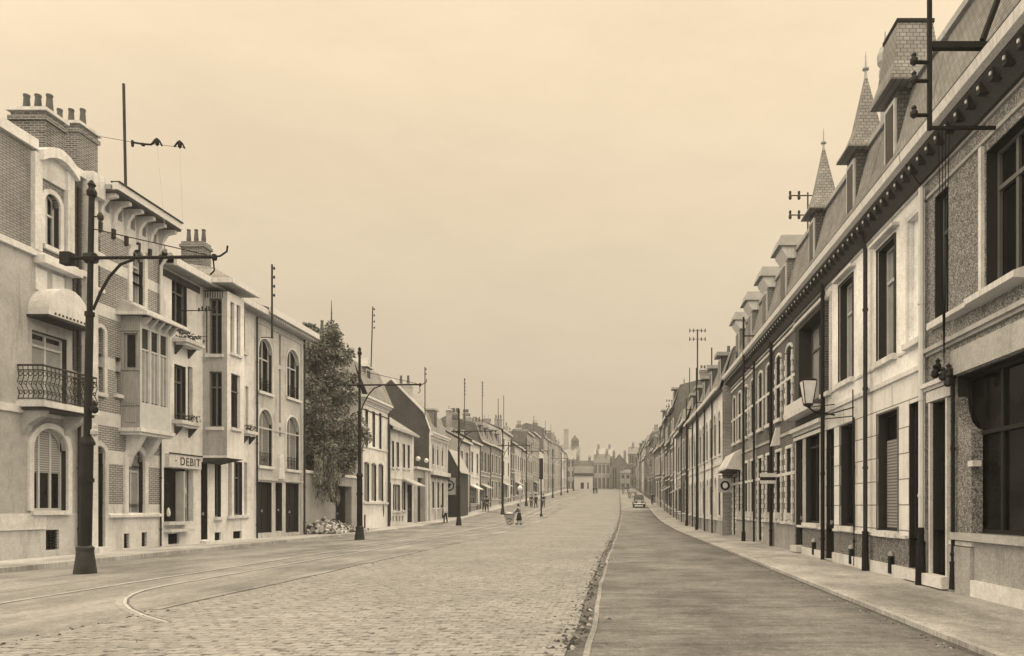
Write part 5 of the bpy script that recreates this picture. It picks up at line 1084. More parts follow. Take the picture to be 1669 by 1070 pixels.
#@@P4
# ================================================================ tram poles
GT = 'tram poles along the left side of the road'
def flip(n, x, y): return [(x, y)]
def tram_pole(x, y, lab, hgt=9.15, arm=(-.6, 3.0), big=False, lean=.0, az=7.6):
    z = G(y); t = thing('tram_pole', (x, y, z), lab, 'pole', GT); r = .128
    MB().lathe((x, y, z-.05), [(.25, 0), (.24, .1), (.20, .4), (.18, .6), (.19, .62), (.19, .68), (.14, .72)], 14).build('base', t, smooth=False, mat='iron2')
    s = MB().use('iron'); L = lambda h: x+lean*h/hgt
    s.tube([(L(.6), y, z+.6), (L(3.15), y, z+3.15)], r, 14); s.tube([(L(3.1), y, z+3.1), (L(3.16), y, z+3.16), (L(3.3), y, z+3.3)], [r+.035, r+.035, .10], 14)
    s.tube([(L(1.9), y, z+2.2), (L(1.9), y, z+2.3)], r+.03, 12)
    s.tube([(L(3.3), y, z+3.3), (L(6.2), y, z+6.2)], .082, 12); s.tube([(L(6.2), y, z+6.2), (L(6.3), y, z+6.3)], .105, 12); s.tube([(L(6.3), y, z+6.3), (L(hgt), y, z+hgt)], .062, 12); s.build('shaft', t)
    MB().lathe((L(hgt), y, z+hgt), [(.10, -.05), (.11, .05), (.06, .15), (.09, .22), (.03, .32)], 10).build('finial', t, mat='iron')
    xx = L(az); za = z+az
    MB().tube([(xx+arm[0], y, za), (xx+arm[1], y, za+.03)], .042, 8).tube([(xx-.11, y, za), (xx+.11, y, za)], .13, 10).build('arm', t, mat='iron')
    MB().tube([(L(az-1.25)+.08, y, za-1.25), (xx+.25, y, za-.8), (xx+.45, y, za-.45), (xx+.72, y, za-.15), (xx+1.05, y, za-.03)], .032, 8).build('brace', t, mat='iron')
    MB().tube([(xx, y, za+.72), (xx+arm[1]-.2, y, za+.08)], .013, 5).build('tie_rod', t, mat='iron')
    e_ = xx+arm[1]
    MB().tube([(e_-.1, y, za+.03), (e_+.12, y, za+.05), (e_+.28, y, za+.16), (e_+.3, y, za+.3)], .022, 6).tube([(e_-.05, y, za), (e_-.02, y, za-.3), (e_-.12, y, za-.4)], .02, 6).lathe((e_-.02, y, za-.05), [(.05, 0), (.07, .06), (.05, .14)], 8).build('wire_hanger', t, mat='iron')
    if big:
        MB().box(xx+arm[0]-.08, xx+arm[0]+.16, y-.1, y+.1, za-.16, za+.13).build('end_box', t, mat='iron')
        for dz in (.0, .55): MB().lathe((L(3.4)+.2, y-.05, z+3.3+dz), [(.03, 0), (.08, .05), (.08, .14), (.05, .18), (.05, .26), (.02, .3)], 8).build('insulator', t, mat='zinc' if dz == 0 else 'iron')
        MB().tube([(L(8.5)+.05, y, z+8.6), (L(8.5)+.22, y, z+8.6)], .02, 6).lathe((L(8.5)+.22, y, z+8.5), [(.04, 0), (.07, .06), (.07, .12), (.03, .2)], 8).build('insulator', t, mat='iron2')
    return t
PL = [(-12.85, 17.0, 'tall dark tram pole with a box at its arm end, nearest on the left', True), (-12.73, 34.7, 'tram pole standing beside the rubble pile and garden wall', False), (-12.9, 57, 'tram pole in front of the gabled shop', False), (-12.8, 78, 'tram pole fourth along the left kerb', False), (-12.8, 98, 'tram pole fifth along the left kerb', False), (-12.75, 137, 'tram pole sixth along the left kerb', False), (-12.75, 157, 'tram pole seventh along the left kerb', False), (-12.75, 177, 'tram pole eighth along the left kerb', False), (-12.7, 200, 'tram pole furthest along the left kerb', False)]
for x, y, l, b in PL: tram_pole(x, y, l, big=b, lean=.16 if b else 0)
t = thing('road_post', (-8.1, 74, G(74)), 'dark post with a broad dark head between the tracks and the cobbles', 'pole'); z = G(74)
MB().tube([(-8.1, 74, z), (-8.1, 74, z+.25), (-8.1, 74, z+.27), (-8.1, 74, z+6.0)], [.16, .13, .08, .06], 10).build('shaft', t, mat='iron'); MB().box(-8.3, -7.9, 73.9, 74.1, z+3.9, z+6.1).build('head', t, mat='iron')
gl = thing('globe_street_lamp', (-8.5, 61, G(61)), 'street lamp post with one large white globe behind the woman with the cart', 'lamp'); z = G(61)
MB().tube([(-8.5, 61, z), (-8.5, 61, z+.3), (-8.5, 61, z+.35), (-8.5, 61, z+2.75)], [.16, .13, .07, .05], 10).build('post', gl, mat='zinc'); MB().lathe((-8.5, 61, z+2.75), [(.05, 0), (.17, .08), (.23, .25), (.17, .42), (.05, .5)], 12).build('globe', gl, smooth=True, mat='porcelain')

# ---------------------------------------------------------------- roof masts
GM = 'telephone masts on the roofs'
def mast(x, y, z0, z1, lab, r=.04, arms=0, rungs=0, lean=0, foot=False):
    t = thing('roof_mast', (x, y, z0), lab, 'mast', GM); m = MB().tube([(x, y, z0), (x+lean, y, z1)], r, 7); m.build('shaft', t, mat='iron2')
    for a in range(arms):
        z = z1-.12-a*.75; q = MB().use('iron2').tube([(x-.72+lean, y, z), (x+.72+lean, y, z)], .025, 5); q.build('cross_arm', t)
        for k in (-.68, -.34, .34, .68): MB().lathe((x+k+lean, y, z-.12), [(.03, -.04), (.06, 0), (.06, .1), (.03, .14), (.05, .2), (.05, .27), (.02, .3)], 7).build('insulator', t, mat='iron2')
    for k in range(rungs):
        MB().lathe((x+.10+lean, y, z1-.25-k*.42), [(.02, 0), (.05, .04), (.05, .1), (.02, .15)], 6).tube([(x+lean, y, z1-.2-k*.42), (x+.11+lean, y, z1-.2-k*.42)], .012, 4).build('insulator', t, mat='iron2')
    if foot: MB().tube([(x-.5, y, z0+.04), (x+.06, y, z0+.04)], .022, 5).build('foot_bracket', t, mat='iron2')
    return t
mast(-16.75, 24.0, 11.9, 16.0, 'tallest bare mast, rising over the bracketed brick house', .045, lean=-.08)
mast(-16.2, 33.0, 9.5, 12.95, 'mast with stubby insulators against the arched house gable', .045, rungs=4, foot=True)
mast(-16.9, 48.2, 11.2, 15.3, 'mast with four insulators on the white corner house', .04, rungs=4, lean=.12)
mast(-17.0, 62, 9.5, 13.9, 'mast rising from the sooty gable', .045, rungs=2)
for px, y, yt, zb, l in ((757, 82, 617, 11, 'thin runged mast behind the three-pot chimney'), (786, 92, 622, 12, 'thin runged mast, second beyond the sooty gable'), (812, 104, 650, 12, 'short thin mast beside the tallest left far mast'), (821, 107, 645, 13, 'plain mast over the tall white far house'), (870, 142, 678, 15, 'plain mast on the flat grey far house'), (889, 166, 686, 15, 'faint thin mast, far left'), (898, 180, 692, 15, 'faintest thin mast at the far left')):
    mast(-(VX-px)*y/F, y, zb, HZ(yt, y), l, .05, rungs=5 if 'runged' in l else 0)
mast(7.0, 62.5, 9, HZ(537, 62.5), 'tall right-hand mast with two cross-arms of insulators', .07, arms=2)
for px, y, yt, l in ((1160, 46, 567, 'short mast beside the first white dormers, right'), (1124, 66, 600, 'thin mast left of the cross-armed mast, right'), (1115, 72, 618, 'thin mast second left of the cross-armed mast'), (1099, 84, 650, 'thin far mast above the right roofs'), (1090, 95, 658, 'thin farther mast above the right roofs')):
    mast((px-VX)*y/F, y, 8, HZ(yt, y), l, .045)
mast((1095-VX)*92/F, 92, 9, HZ(652, 92), 'far cross-armed mast over the right-hand roofs', .06, arms=2)
mast(7.3, 27.2, 11, HZ(314, 27.2), 'low cross-armed insulator rack beside the second pointed turret', .03, arms=2)
# poles standing close to the right-hand walls
for i, (px, X, y, yt, l) in enumerate(((1212, 5.62, 31.7, 517, 'dark pole with two wall arms in front of the brick houses'), (1137, 5.2, 47.0, 600, 'dark pole before the white arched houses'), (1123, 5.2, 54, 650, 'dark pole at the far end of the white arched houses'))):
    t = thing('wall_pole', (X, y, G(y)+.07), l, 'pole', 'dark poles on the right-hand pavement'); zt = HZ(yt, y)
    MB().tube([(X, y, .07+G(y)), (X, y, G(y)+.5), (X, y, G(y)+.52), (X, y, zt)], [.10, .09, .06, .045], 8).build('shaft', t, mat='iron')
    for k in (0, 1): MB().tube([(X-.05, y, zt-.85-1.45*k), (X+.0+1.4 if k == 0 else X+1.3, y, zt-.85-1.45*k)], .03, 6).build('arm', t, mat='iron')

# ---------------------------------------------------------------- steel bracket at the upper right
t = thing('steel_bracket', (5.0, 11.35, 7.7), 'heavy steel wire bracket with insulators high on the nearest right-hand house', 'bracket')
MB().box(4.97, 5.03, 11.31, 11.37, 7.66, 10.1).build('upright', t, mat='iron'); MB().box(5.03, 6.6, 11.29, 11.39, 8.96, 9.06).build('upper_arm', t, mat='iron'); MB().box(5.03, 6.1, 11.32, 11.36, 7.67, 7.72).build('lower_arm', t, mat='iron'); MB().tube([(5.85, 11.34, 9.1), (6.15, 11.34, 9.9)], .05, 6).build('strut', t, mat='iron')
for z in (8.75, 8.45, 7.9):
    MB().tube([(4.72, 11.34, z), (5.0, 11.34, z)], .03, 6).build('insulator_arm', t, mat='iron')
    MB().lathe((4.75, 11.34, z), [(.02, -.05), (.065, 0), (.065, .05), (.03, .08), (.045, .12), (.015, .16)], 8).build('insulator', t, mat='iron2')
for k in range(4): MB().tube([(5.15+.06*k, 11.36, 7.7), (5.86, 12.7, 4.15)], .007, 4).build('cable', t, mat='iron')
t = thing('cable_head', (5.9, 12.75, 4.0), 'dark cluster of cable insulators over the tall near door, right', 'insulator')
MB().tube([(6.1, 12.75, 3.95), (5.75, 12.75, 4.0)], .025, 6).build('arm', t, mat='iron')
for k, (a, b) in enumerate(((0, 0), (-.13, .05), (.12, .07), (-.05, .17), (.06, -.12))): MB().lathe((5.85+a, 12.72+b*.5, 3.95+b), [(.03, -.07), (.07, -.03), (.06, .06), (.03, .1), (.05, .14), (.01, .18)], 7).build('insulator', t, mat='iron' if k % 2 else 'iron2')

# ---------------------------------------------------------------- bracket with telephone insulators, left white house
t = thing('telephone_bracket', (-16.9, 28.2, 9.0), 'telephone bracket with a row of small insulators in front of the boxed-out bay', 'bracket')
yb = 27.2; X0 = -(VX-265)*yb/F; X1 = -(VX-352)*yb/F; zz = HZ(507, yb); xv = -(VX-337)*yb/F
MB().tube([(-17.0, yb, zz), (X1, yb, zz+.02)], .02, 6).tube([(xv, yb, HZ(499, yb)), (xv, yb, HZ(575, yb))], .025, 6).tube([(-16.6, yb, HZ(549, yb)), (xv, yb, HZ(549, yb))], .014, 5).build('arm', t, mat='iron')
for k in range(6): MB().lathe((xv-.3+k*.13, yb, zz+(.04 if k % 2 else -.02)), [(.02, 0), (.04, .03), (.04, .1), (.02, .14)], 6).build('insulator', t, mat='iron2')

# ---------------------------------------------------------------- overhead wire with pulleys
t = thing('overhead_wire', (-13, 17.2, 10), 'thin overhead wire carrying two dark insulator clusters above the near left roofs', 'wire')
yw = 17.2; P = lambda px, py: (-(VX-px)*yw/F, yw, HZ(py, yw))
pts = [P(60, 215), P(120, 216), P(170, 224), P(215, 232), P(256, 236), P(300, 241)]; MB().tube(pts, .006, 4).build('wire', t, mat='iron2')
MB().tube([P(215, 232), P(232, 235), P(246, 236), P(252, 232)], .025, 5).lathe(P(216, 234), [(.03, -.08), (.04, 0), (.03, .07)], 6).lathe(P(233, 236), [(.04, -.03), (.05, 0), (.04, .03)], 6).build('strain_insulator', t, mat='iron')
for px, py in ((256, 234), (293, 238)):
    a = P(px, py); MB().tube([P(px-9, py+2), P(px-3, py-6), P(px, py-8), P(px+4, py-4), P(px+8, py+4)], .022, 5).lathe(a, [(.02, -.06), (.05, 0), (.05, .08), (.02, .12)], 6).build('hanger', t, mat='iron'); MB().tube([a, P(px+12 if px == 256 else px+5, 365)], .003, 3).build('hanging_wire', t, mat='zinc')

# ---------------------------------------------------------------- turret spire behind the tree
t = thing('spired_turret', (-24.4, 60, G(60)), 'slender finial and pointed turret roof rising behind the tree', 'turret')
MB().lathe((-24.4, 60, 0), [(1.7, 0), (1.7, 12.6)], 12).build('wall', t, mat='grey'); MB().lathe((-24.4, 60, 12.6), [(2.0, 0), (1.5, .6), (.9, 1.9), (.35, 3.4), (.12, 4.4)], 12).build('roof', t, mat='slate'); MB().tube([(-24.4, 60, 16.9), (-24.4, 60, 19.2)], [.08, .02], 6).lathe((-24.4, 60, 17.4), [(.03, 0), (.14, .08), (.03, .16)], 8).lathe((-24.4, 60, 18.0), [(.02, 0), (.09, .05), (.02, .12)], 8).build('finial', t, mat='iron2')

# ================================================================ tree over the garden wall
def leafmat(name, v):
    m, n, b = newmat(name); oi = n.nodes.new('ShaderNodeNewGeometry')
    a = mult(n, rng(n, oi.outputs['Random Per Island'], 0, 1, .5, 1.6), rng(n, noise(n, geo(n), 1.3, 3), .35, .65, .4, 2.3))
    n.links.new(mult(n, rgb(n, (v*1.0, v*1.06, v*.98, 1)), a), b.inputs['Base Color']); b.inputs['Roughness'].default_value = .5; b.inputs['Specular IOR Level'].default_value = .5
    return m
M['foliage'] = leafmat('foliage', .095); M['bark'] = plain('bark', .05, .9, .2, .4)
tr = thing('tree', (-17.9, 41.8, 0), 'dense dark leafy tree spilling over the garden wall beside the arched house', 'tree')
mb = MB(); mb.tube([(-17.9, 41.8, -.1), (-17.85, 41.8, 1.2), (-17.7, 41.7, 3.2), (-17.6, 41.8, 6), (-17.5, 41.9, 9), (-17.3, 42, 11.6)], [.26, .2, .17, .13, .08, .02], 10)
rt = random.Random(5); clumps = []
for k in range(52):
    a = rt.uniform(0, 2*math.pi); z = rt.uniform(3.6, 12.0); rr = (2.35 if z < 9.0 else 2.35-(z-9.0)*.5)*rt.uniform(.55, 1.05)
    b0 = Vector((-17.65, 41.8, max(2.8, z-1.0))); e_ = Vector((-17.65+rr*math.cos(a), 41.8+rr*math.sin(a)*1.05, z)); mid = (b0+e_)/2+Vector((0, 0, .35))
    mb.tube([b0, mid, e_], [.05, .03, .01], 5); clumps.append((e_, rt.uniform(.32, .78)))
mb.build('trunk', tr, mat='bark')
for k in range(44):
    a = rt.uniform(0, 2*math.pi); z = rt.uniform(3.8, 11.2); rr = (2.0 if z < 8 else 2.0-(z-8)*.5)*rt.uniform(.2, .9); clumps.append((Vector((-17.6+rr*math.cos(a), 41.8+rr*math.sin(a), z)), rt.uniform(.5, .9)))
for z in (11.4, 11.9, 12.3): clumps.append((Vector((-17.05, 42, z)), .4))
for z in (5.2, 4.6, 4.2): 
    for k in range(3): clumps.append((Vector((rt.uniform(-17.0, -16.2), rt.uniform(40.5, 44.5), z)), .5))
clumps += [(Vector((-19.4, 44, 12.9)), .28), (Vector((-19.2, 44, 12.4)), .3)]
mb = MB(); mb.use('foliage')
def leaf(c, d, L, W_):
    u = d.normalized()*L; s = u.cross(Vector((rt.gauss(0, 1), rt.gauss(0, 1), rt.gauss(0, 1))))
    if s.length < 1e-4: return
    s = s.normalized()*W_; mb.face([tuple(c-u), tuple(c+s), tuple(c+u), tuple(c-s)])
for c, r in clumps:
    for k in range(int(330*r/.6)):
        d = Vector((rt.gauss(0, 1), rt.gauss(0, 1), rt.gauss(0, .8))).normalized(); p = c+d*r*(rt.random()**.45); leaf(p, d+Vector((0, 0, -.5)), rt.uniform(.07, .15), rt.uniform(.03, .06))
# hanging tresses in front of the wall
for k in range(42):
    x, y = rt.uniform(-16.95, -16.2), rt.uniform(38.9, 41.3); z1 = rt.uniform(3.9, 4.8); z0 = rt.uniform(1.7, 3.0)
    z = z1
    while z > z0:
        leaf(Vector((x+rt.gauss(0, .05), y+rt.gauss(0, .05), z)), Vector((rt.gauss(0, .3), rt.gauss(0, .3), -1)), .11, .03); z -= .035
mb.build('crown', tr)
# rubble pile
rp = MB(); rt = random.Random(9)
for k in range(480):
    y = rt.uniform(38.4, 44.0); tt = (y-38.4)/5.6; hh = .85*math.sin(math.pi*min(1, tt*1.05+.08))**.7; x = -16.95+rt.random()**1.2*1.5; z = .15+hh*(1-(x+16.95)/1.55)*rt.random()**.6
    s = rt.uniform(.05, .15); c = Vector((x, y, z)); q = [Vector((rt.uniform(-1, 1), rt.uniform(-1, 1), rt.uniform(-1, 1))).normalized() for _ in range(3)]
    u = q[0]; v = u.cross(q[1]).normalized(); w_ = u.cross(v); rp.use(rt.choice(['grey', 'stone', 'dirty', 'dark', 'brick2', 'asphalt']))
    vs = [tuple(c+u*s*a*rt.uniform(.7, 1.1)+v*s*.75*b*rt.uniform(.7, 1.1)+w_*s*.55*d*rt.uniform(.7, 1.1)) for a in (-1, 1) for b in (-1, 1) for d in (-1, 1)]
    rp.mesh(vs, [(0, 1, 3, 2), (4, 6, 7, 5), (0, 4, 5, 1), (2, 3, 7, 6), (0, 2, 6, 4), (1, 5, 7, 3)])
o = rp.build('rubble_pile'); rebase(o, (-16.3, 41.2, .1)); tag(o, 'heap of broken pale stones against the garden wall', 'rubble', None, 'stuff')
# litter and broken edging along the gutter and kerbs
lt_ = MB(); rt = random.Random(21)
for k in range(1500):
    y = 8+(rt.random()**1.7)*80; w_ = rt.random()
    if w_ < .55: x = lx(y)-.2+rt.gauss(0, .09)*(1 if rt.random() < .8 else 3); s = rt.uniform(.012, .04)
    elif w_ < .7: x = RX-.1-abs(rt.gauss(0, .12)); s = rt.uniform(.012, .03)
    elif w_ < .86: x = rt.uniform(-14, 3.9); s = rt.uniform(.008, .022)
    else: x = tx(y)+rt.gauss(0, .1); s = rt.uniform(.012, .035)
    lt_.use(rt.choice(['dark', 'asphalt', 'dirty', 'gutterstone', 'iron2'])); z = G(y)
    a = rt.uniform(0, 3.14); c_, s_ = math.cos(a)*s, math.sin(a)*s
    lt_.mesh([(x-c_*1.6, y-s_*1.6, z-.01), (x+s_, y-c_, z-.01), (x+c_*1.6, y+s_*1.6, z-.01), (x-s_, y+c_, z-.01), (x, y, z+s*.7)], [(0, 1, 4), (1, 2, 4), (2, 3, 4), (3, 0, 4)])
o = lt_.build('road_litter'); tag(o, 'scattered grit and crumbs along the gutter and kerbs', 'litter', None, 'stuff')

# ================================================================ people
M['skin'] = plain('skin', .34, .6, .3, .05); M['cloth_d'] = plain('dark_cloth', .022, .9, .1, .2); M['cloth_m'] = plain('grey_cloth', .10, .9, .1, .2); M['cloth_l'] = plain('pale_cloth', .5, .9, .1, .1); M['hair'] = plain('hair', .03, .8, .2, .2)
def skinmesh(name, verts, edges, radii, mat, parent, sub=1):
    me = bpy.data.meshes.new(name); me.from_pydata(verts, edges, []); o = bpy.data.objects.new(name+'_src', me); C.objects.link(o)
    m = o.modifiers.new('s', 'SKIN'); m.use_smooth_shade = True
    for i, r in enumerate(radii):
        sv = me.skin_vertices[0].data[i]; sv.radius = (r if isinstance(r, tuple) else (r, r))
    me.skin_vertices[0].data[0].use_root = True
    if sub: s = o.modifiers.new('u', 'SUBSURF'); s.levels = sub; s.render_levels = sub
    bpy.context.view_layer.update(); nm = bpy.data.meshes.new_from_object(o.evaluated_get(bpy.context.evaluated_depsgraph_get()))
    bpy.data.objects.remove(o); nm.name = name; nm.materials.clear(); nm.materials.append(M[mat]); q = bpy.data.objects.new(name, nm); C.objects.link(q); q.parent = parent; return q
def person(x, y, lab, face=0, hgt=1.72, stride=.22, arms=((.12, -.1), (-.12, -.1)), lean=0, top='cloth_d', bottom='cloth_d', skirt=False, hat=None, coat=False, hands=None, group=None, zadd=0):
    """origin at the feet; local +y is the way the figure faces; rotated by face"""
    z = G(y)+zadd; t = thing('person', (x, y, z), lab, 'person', group); k = hgt/1.72
    H = lambda p: (p[0]*k, p[1]*k, p[2]*k)
    ly = lambda h: lean*max(0, h-.92)
    V = [(0, 0, .93)]; E = []; Rr = [(.14, .105)]
    def add(p, r, par): V.append(p); Rr.append(r); E.append((par, len(V)-1)); return len(V)-1
    a = add((0, ly(1.12), 1.12), (.125, .095), 0); b = add((0, ly(1.33), 1.33), (.15, .105), a); c = add((0, ly(1.46), 1.47), .055, b); d = add((0, ly(1.56)+.01, 1.56), (.07, .08), c); e_ = add((0, ly(1.66)+.0, 1.66), (.075, .09), d); nose = add((0, ly(1.6)+.105, 1.59), .016, d)
    for s in (-1, 1): add((s*.085, ly(1.6), 1.6), .014, d)
    P = {}
    for s in (-1, 1):
        sh = add((s*.17, ly(1.4), 1.40), .05, b); ar = arms[0] if s < 0 else arms[1]
        if hands: hx = hands; el = (s*.24, (ly(1.4)+hx[1])/2-.03, (1.4+hx[2])/2-.09); ha = (s*.14+hx[0], hx[1], hx[2])
        else: el = (s*.235, ly(1.4)+ar[0]*.4, 1.13); ha = (s*.25, ly(1.4)+ar[0]*1.1+.06, .90)
        ee = add(el, .038, sh); w_ = add(ha, .026, ee); dv = (Vector(ha)-Vector(el)).normalized(); pm = Vector(ha)+dv*.05; pp = add(tuple(pm), (.034, .02), w_)
        P[s] = (el, ha)
        for j in range(4): add(tuple(pm+dv*(.06+.012*(1 if j in (1, 2) else 0))+Vector(((j-1.5)*.018, .01, 0))), .009, pp)
        add(tuple(pm+Vector((-s*.03, .03, 0))+dv*.02), .010, pp)
        fy = s*stride; hp = add((s*.09, 0, .88), .09, 0); kn = add((s*.1, fy*.55+.04, .49), .06, hp); an = add((s*.1, fy-.03, .09), .04, kn); add((s*.11, fy+.12, .04), (.045, .03), an)
        P[s] += ((s*.09, 0, .88), (s*.1, fy*.55+.04, .49), (s*.1, fy-.03, .09))
    skinmesh('body', [H(v) for v in V], E, [tuple(q*k for q in r) if isinstance(r, tuple) else r*k for r in Rr], 'skin', t)
    # jacket or coat over torso and arms
    V = [(0, ly(.98), .98), (0, ly(1.15), 1.15), (0, ly(1.34), 1.34), (0, ly(1.44), 1.44)]; E = [(0, 1), (1, 2), (2, 3)]; Rr = [(.17, .13), (.15, .12), (.175, .125), (.09, .08)]
    if coat: V.insert(0, (0, 0, .55)); E = [(0, 1), (1, 2), (2, 3), (3, 4)]; Rr.insert(0, (.2, .16))
    bi = len(V)-2
    for s in (-1, 1):
        V += [(s*.175, ly(1.4), 1.38), P[s][0], P[s][1]]; n = len(V); E += [(bi, n-3), (n-3, n-2), (n-2, n-1)]; Rr += [.07, .055, .042]
    skinmesh('coat' if coat else 'jacket', [H(v) for v in V], E, [tuple(q*k for q in r) if isinstance(r, tuple) else r*k for r in Rr], top, t)
    if skirt:
        m = MB(); m.lathe((x, y, z), [(.15*k, 1.02*k), (.19*k, .85*k), (.24*k, .6*k), (.29*k, .36*k)], 14, 1, .85); m.build('skirt', t, smooth=True, mat=bottom)
    else:
        V = [(0, 0, 1.0)]; E = []; Rr = [(.15, .12)]
        for s in (-1, 1):
            V += [P[s][2], P[s][3], P[s][4]]; n = len(V); E += [(0, n-3), (n-3, n-2), (n-2, n-1)]; Rr += [.10, .082, .068]
        skinmesh('trousers', [H(v) for v in V], E, [tuple(q*k for q in r) if isinstance(r, tuple) else r*k for r in Rr], bottom, t)
    for s in (-1, 1): f = P[s][4]; MB().lathe((x+f[0]*k, y+(f[1]+.06)*k, z+.0), [(.05, 0), (.055, .03), (.045, .08), (.03, .1)], 8, 1, 2.3).build('shoe', t, smooth=True, mat='cloth_d')
    hy = ly(1.66)
    if hat == 'cap': MB().lathe((x, y+hy*k, z+1.66*k), [(.115, 0), (.13, .03), (.11, .07), (.04, .1)], 12, 1, 1.15).build('cap', t, smooth=True, mat='hair')
    elif hat == 'hat': MB().lathe((x, y+hy*k, z+1.68*k), [(.19, 0), (.18, .015), (.105, .02), (.1, .1), (.07, .12)], 14).build('hat', t, smooth=True, mat='cloth_d')
    MB().lathe((x, y+(hy-.015)*k, z+1.55*k), [(.06, -.02), (.088, .05), (.092, .12), (.075, .18), (.03, .205)], 12, 1, 1.12).build('hair', t, smooth=True, mat='hair')
    t.rotation_euler = (0, 0, face); return t
person(-8.25, 58.6, 'woman in pale blouse and dark long skirt pushing a small cart', face=R(80), hgt=1.68, top='cloth_m', bottom='cloth_d', skirt=True, hands=(0, .42, 1.02), lean=.12)
person(-14.6, 59.6, 'child in a white shirt and dark shorts leaning forward on the left pavement', face=R(150), hgt=1.45, top='cloth_l', bottom='cloth_d', lean=.7, stride=.12, zadd=.12)
person(-15.2, 81.5, 'dark-suited person walking on the left pavement', face=R(175), hat='hat', zadd=.12)
person(-15.7, 82.5, 'person in a long dark coat just behind the dark-suited walker', face=R(180), hat='cap', coat=True, top='cloth_m', zadd=.12)
person(-11.6, 94, 'person in dark clothes, leftmost of three in the far roadway', face=R(190), hat='cap'); person(-10.95, 93.5, 'person in a long dark coat, middle of three in the far roadway', face=R(170), coat=True, hat='hat'); person(-10.05, 94.5, 'person in dark jacket beside the broad-headed post', face=R(180), hat='cap')
person(-5.85, 167, 'left one of the pair standing mid-road far away, in dark clothes', face=R(185), coat=True, hgt=1.8, hat='hat'); person(-5.2, 167.3, 'right one of the pair standing mid-road far away, in dark clothes', face=R(175), coat=True, hgt=1.75, hat='hat')
person(4.85, 101, 'dark figure close to the wall on the right-hand pavement', face=R(180), zadd=.07, coat=True, hat='cap')
# cart: the woman faces it (towards -x)
cx, cy = -9.05, 58.75; z = G(58.7); ct = thing('handcart', (cx, cy, z), 'small two-wheeled handcart heaped with pale sacks in front of the woman', 'cart')
mb = MB().use('door2'); mb.mesh([(cx-.32, cy-.28, z+.4), (cx+.28, cy-.28, z+.4), (cx+.28, cy+.28, z+.4), (cx-.32, cy+.28, z+.4), (cx-.46, cy-.36, z+.85), (cx+.38, cy-.36, z+.82), (cx+.38, cy+.36, z+.82), (cx-.46, cy+.36, z+.85)], [(0, 3, 2, 1), (0, 1, 5, 4), (1, 2, 6, 5), (2, 3, 7, 6), (3, 0, 4, 7)]); mb.build('tub', ct)
MB().box(cx-.5, cx+.42, cy-.4, cy-.36, .84+z, .9+z).box(cx-.5, cx+.42, cy+.36, cy+.4, .84+z, .9+z).build('rim', ct, mat='cloth_d')
for s in (-.34, .34):
    ring = [(cx+.26*math.cos(a), cy+s, z+.27+.26*math.sin(a)) for a in [2*math.pi*j/16 for j in range(17)]]; m = MB().use('iron'); m.tube(ring, .02, 5)
    for j in range(4): a = math.pi*j/4; m.tube([(cx-.25*math.cos(a), cy+s, z+.27-.25*math.sin(a)), (cx+.25*math.cos(a), cy+s, z+.27+.25*math.sin(a))], .01, 4)
    m.build('wheel', ct)
    MB().tube([(cx+.2, cy+s*.8, z+.5), (cx+.45, cy+s*.55, z+.95), (cx+.52, cy+s*.45, z+1.02)], .02, 5).build('handle', ct, mat='door2')
MB().tube([(cx, cy-.36, z+.27), (cx, cy+.36, z+.27)], .02, 5).build('axle', ct, mat='iron'); MB().lathe((cx-.05, cy, z+.62), [(.28, 0), (.33, .2), (.25, .36), (.06, .42)], 9).build('sack', ct, smooth=True, mat='cloth_l')

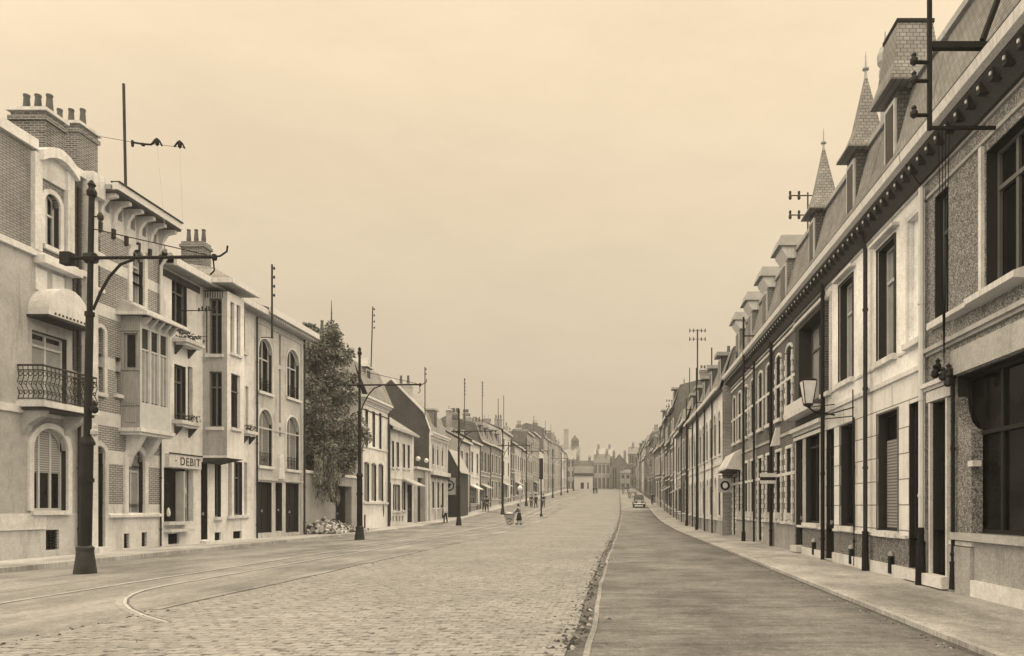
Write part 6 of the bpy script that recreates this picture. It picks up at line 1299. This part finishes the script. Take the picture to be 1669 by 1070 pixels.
# ================================================================ cars of the thirties
M['car'] = plain('car_paint', .02, .18, .6, .1); M['car2'] = plain('car_paint_grey', .07, .2, .6, .1); M['tyre'] = plain('tyre', .02, .9, .1, .1); M['chrome'] = plain('bright_metal', .6, .25, .5, .05, .9)
def car(x, y, lab, pm='car', roofm=None):
    z = G(y+2); t = thing('parked_car', (x, y, z), lab, 'car', 'cars parked in the right-hand lane'); sl = (G(y+4)-G(y))/4
    def sh(p): return (x+p[0], y+p[1], z+p[2])
    def loft(secs, mat, name, par=t, smooth=True):
        m = MB(sh); n = len(secs[0]); vs = [p for s in secs for p in s]
        m.mesh(vs, [(i*n+k, i*n+(k+1) % n, (i+1)*n+(k+1) % n, (i+1)*n+k) for i in range(len(secs)-1) for k in range(n)]+[tuple(range(n)), tuple((len(secs)-1)*n+k for k in range(n-1, -1, -1))]); return m.build(name, par, smooth=smooth, mat=mat)
    def sec(yy, w_, z0, z1, rd=.12): return [(-w_+rd, yy, z0), (w_-rd, yy, z0), (w_, yy, z0+rd), (w_, yy, z1-rd), (w_-rd*.9, yy, z1-rd*.2), (0, yy, z1), (-w_+rd*.9, yy, z1-rd*.2), (-w_, yy, z1-rd), (-w_, yy, z0+rd)]
    loft([sec(.25, .30, .45, 1.0), sec(.3, .34, .42, 1.08), sec(1.25, .48, .42, 1.14)], pm, 'bonnet', smooth=False)
    bd = loft([sec(1.25, .62, .36, 1.14), sec(1.4, .68, .36, 1.18), sec(3.2, .70, .36, 1.16), sec(3.9, .58, .42, 1.0)], pm, 'body', smooth=False)
    loft([sec(1.35, .60, 1.1, 1.2, .04), sec(1.55, .60, 1.1, 1.68, .12), sec(2.6, .62, 1.1, 1.72, .12), sec(3.3, .58, 1.1, 1.62, .12), sec(3.6, .5, 1.05, 1.15, .04)], roofm or pm, 'cabin', smooth=False)
    m = MB(sh).use('glass2'); m.mesh([(-.5, 1.36, 1.22), (.5, 1.36, 1.22), (.47, 1.52, 1.55), (-.47, 1.52, 1.55)], [(0, 1, 2, 3)]); m.build('windscreen', t)
    for s in (-1, 1):
        m = MB(sh).use('glass2'); m.box(s*.622-.004, s*.622+.004, 1.7, 2.3, 1.2, 1.52); m.box(s*.622-.004, s*.622+.004, 2.4, 3.0, 1.2, 1.5); m.build('side_window', t)
        for yy in (.75, 3.2):
            w_ = MB(sh).use('tyre'); w_.prism([(yy+.34*math.cos(2*math.pi*k/20), .34+.34*math.sin(2*math.pi*k/20)) for k in range(20)], s*.62, s*.76, 0); wh = w_.build('wheel', t); w_ = MB(sh).use('chrome'); w_.prism([(yy+.18*math.cos(2*math.pi*k/14), .34+.18*math.sin(2*math.pi*k/14)) for k in range(14)], s*.76, s*.775, 0); w_.build('rim', wh)
            f = MB(sh).use(pm); a0 = [(yy+.46*math.cos(a), .36+.46*math.sin(a)) for a in [math.pi*(k/10) for k in range(11)]]; a1 = [(yy+.42*math.cos(a), .34+.42*math.sin(a)) for a in [math.pi*(k/10) for k in range(10, -1, -1)]]; f.prism(a0+a1, s*.46, s*.84, 0); f.build('mudguard', t)
        MB(sh).box(s*.6, s*.8, 1.2, 2.75, .32, .37).build('running_board', t, mat=pm)
        q = MB(sh); q.tube([(s*.42, .2, .92), (s*.42, .34, .92), (s*.42, .42, .92)], [.12, .12, .05], 12); q.build('headlight', t, mat='chrome')
    MB(sh).box(-.27, .27, .2, .25, .46, .98).build('radiator', t, mat='chrome'); MB(sh).tube([(-.75, .02, .5), (0, -.03, .48), (.75, .02, .5)], .04, 6).build('bumper', t, mat='chrome'); MB(sh).box(-.22, .22, -.0, .01, .5, .6).build('number_plate', t, mat='cloth_l')
    t.rotation_euler = (0, 0, 0); return t
car(2.72, 92, 'nearest parked dark saloon car with a bright windscreen in the right lane'); car(2.75, 134, 'second parked car, with a greyish roof', 'car', 'grey'); car(1.75, 168, 'farthest parked car, seen beyond the grey-roofed one', 'car'); car(3.4, 182, 'small far car close to the right kerb, beyond the others', 'car2')

# ---------------------------------------------------------------- air
hz = MB(); hz.box(-400, 400, -79, 690, -1.2, 38); 
hm = bpy.data.materials.new('haze'); hm.use_nodes = True; n = hm.node_tree; n.nodes.remove(n.nodes['Principled BSDF']); pv = n.nodes.new('ShaderNodeVolumePrincipled'); pv.inputs['Density'].default_value = .0010; pv.inputs['Color'].default_value = (.60, .615, .64, 1); pv.inputs['Anisotropy'].default_value = .2
n.links.new(pv.outputs[0], n.nodes['Material Output'].inputs['Volume']); M['haze'] = hm
o = hz.build('haze', mat='haze'); o['kind'] = 'stuff'; o['label'] = 'pale even haze over the street'; o['category'] = 'haze'
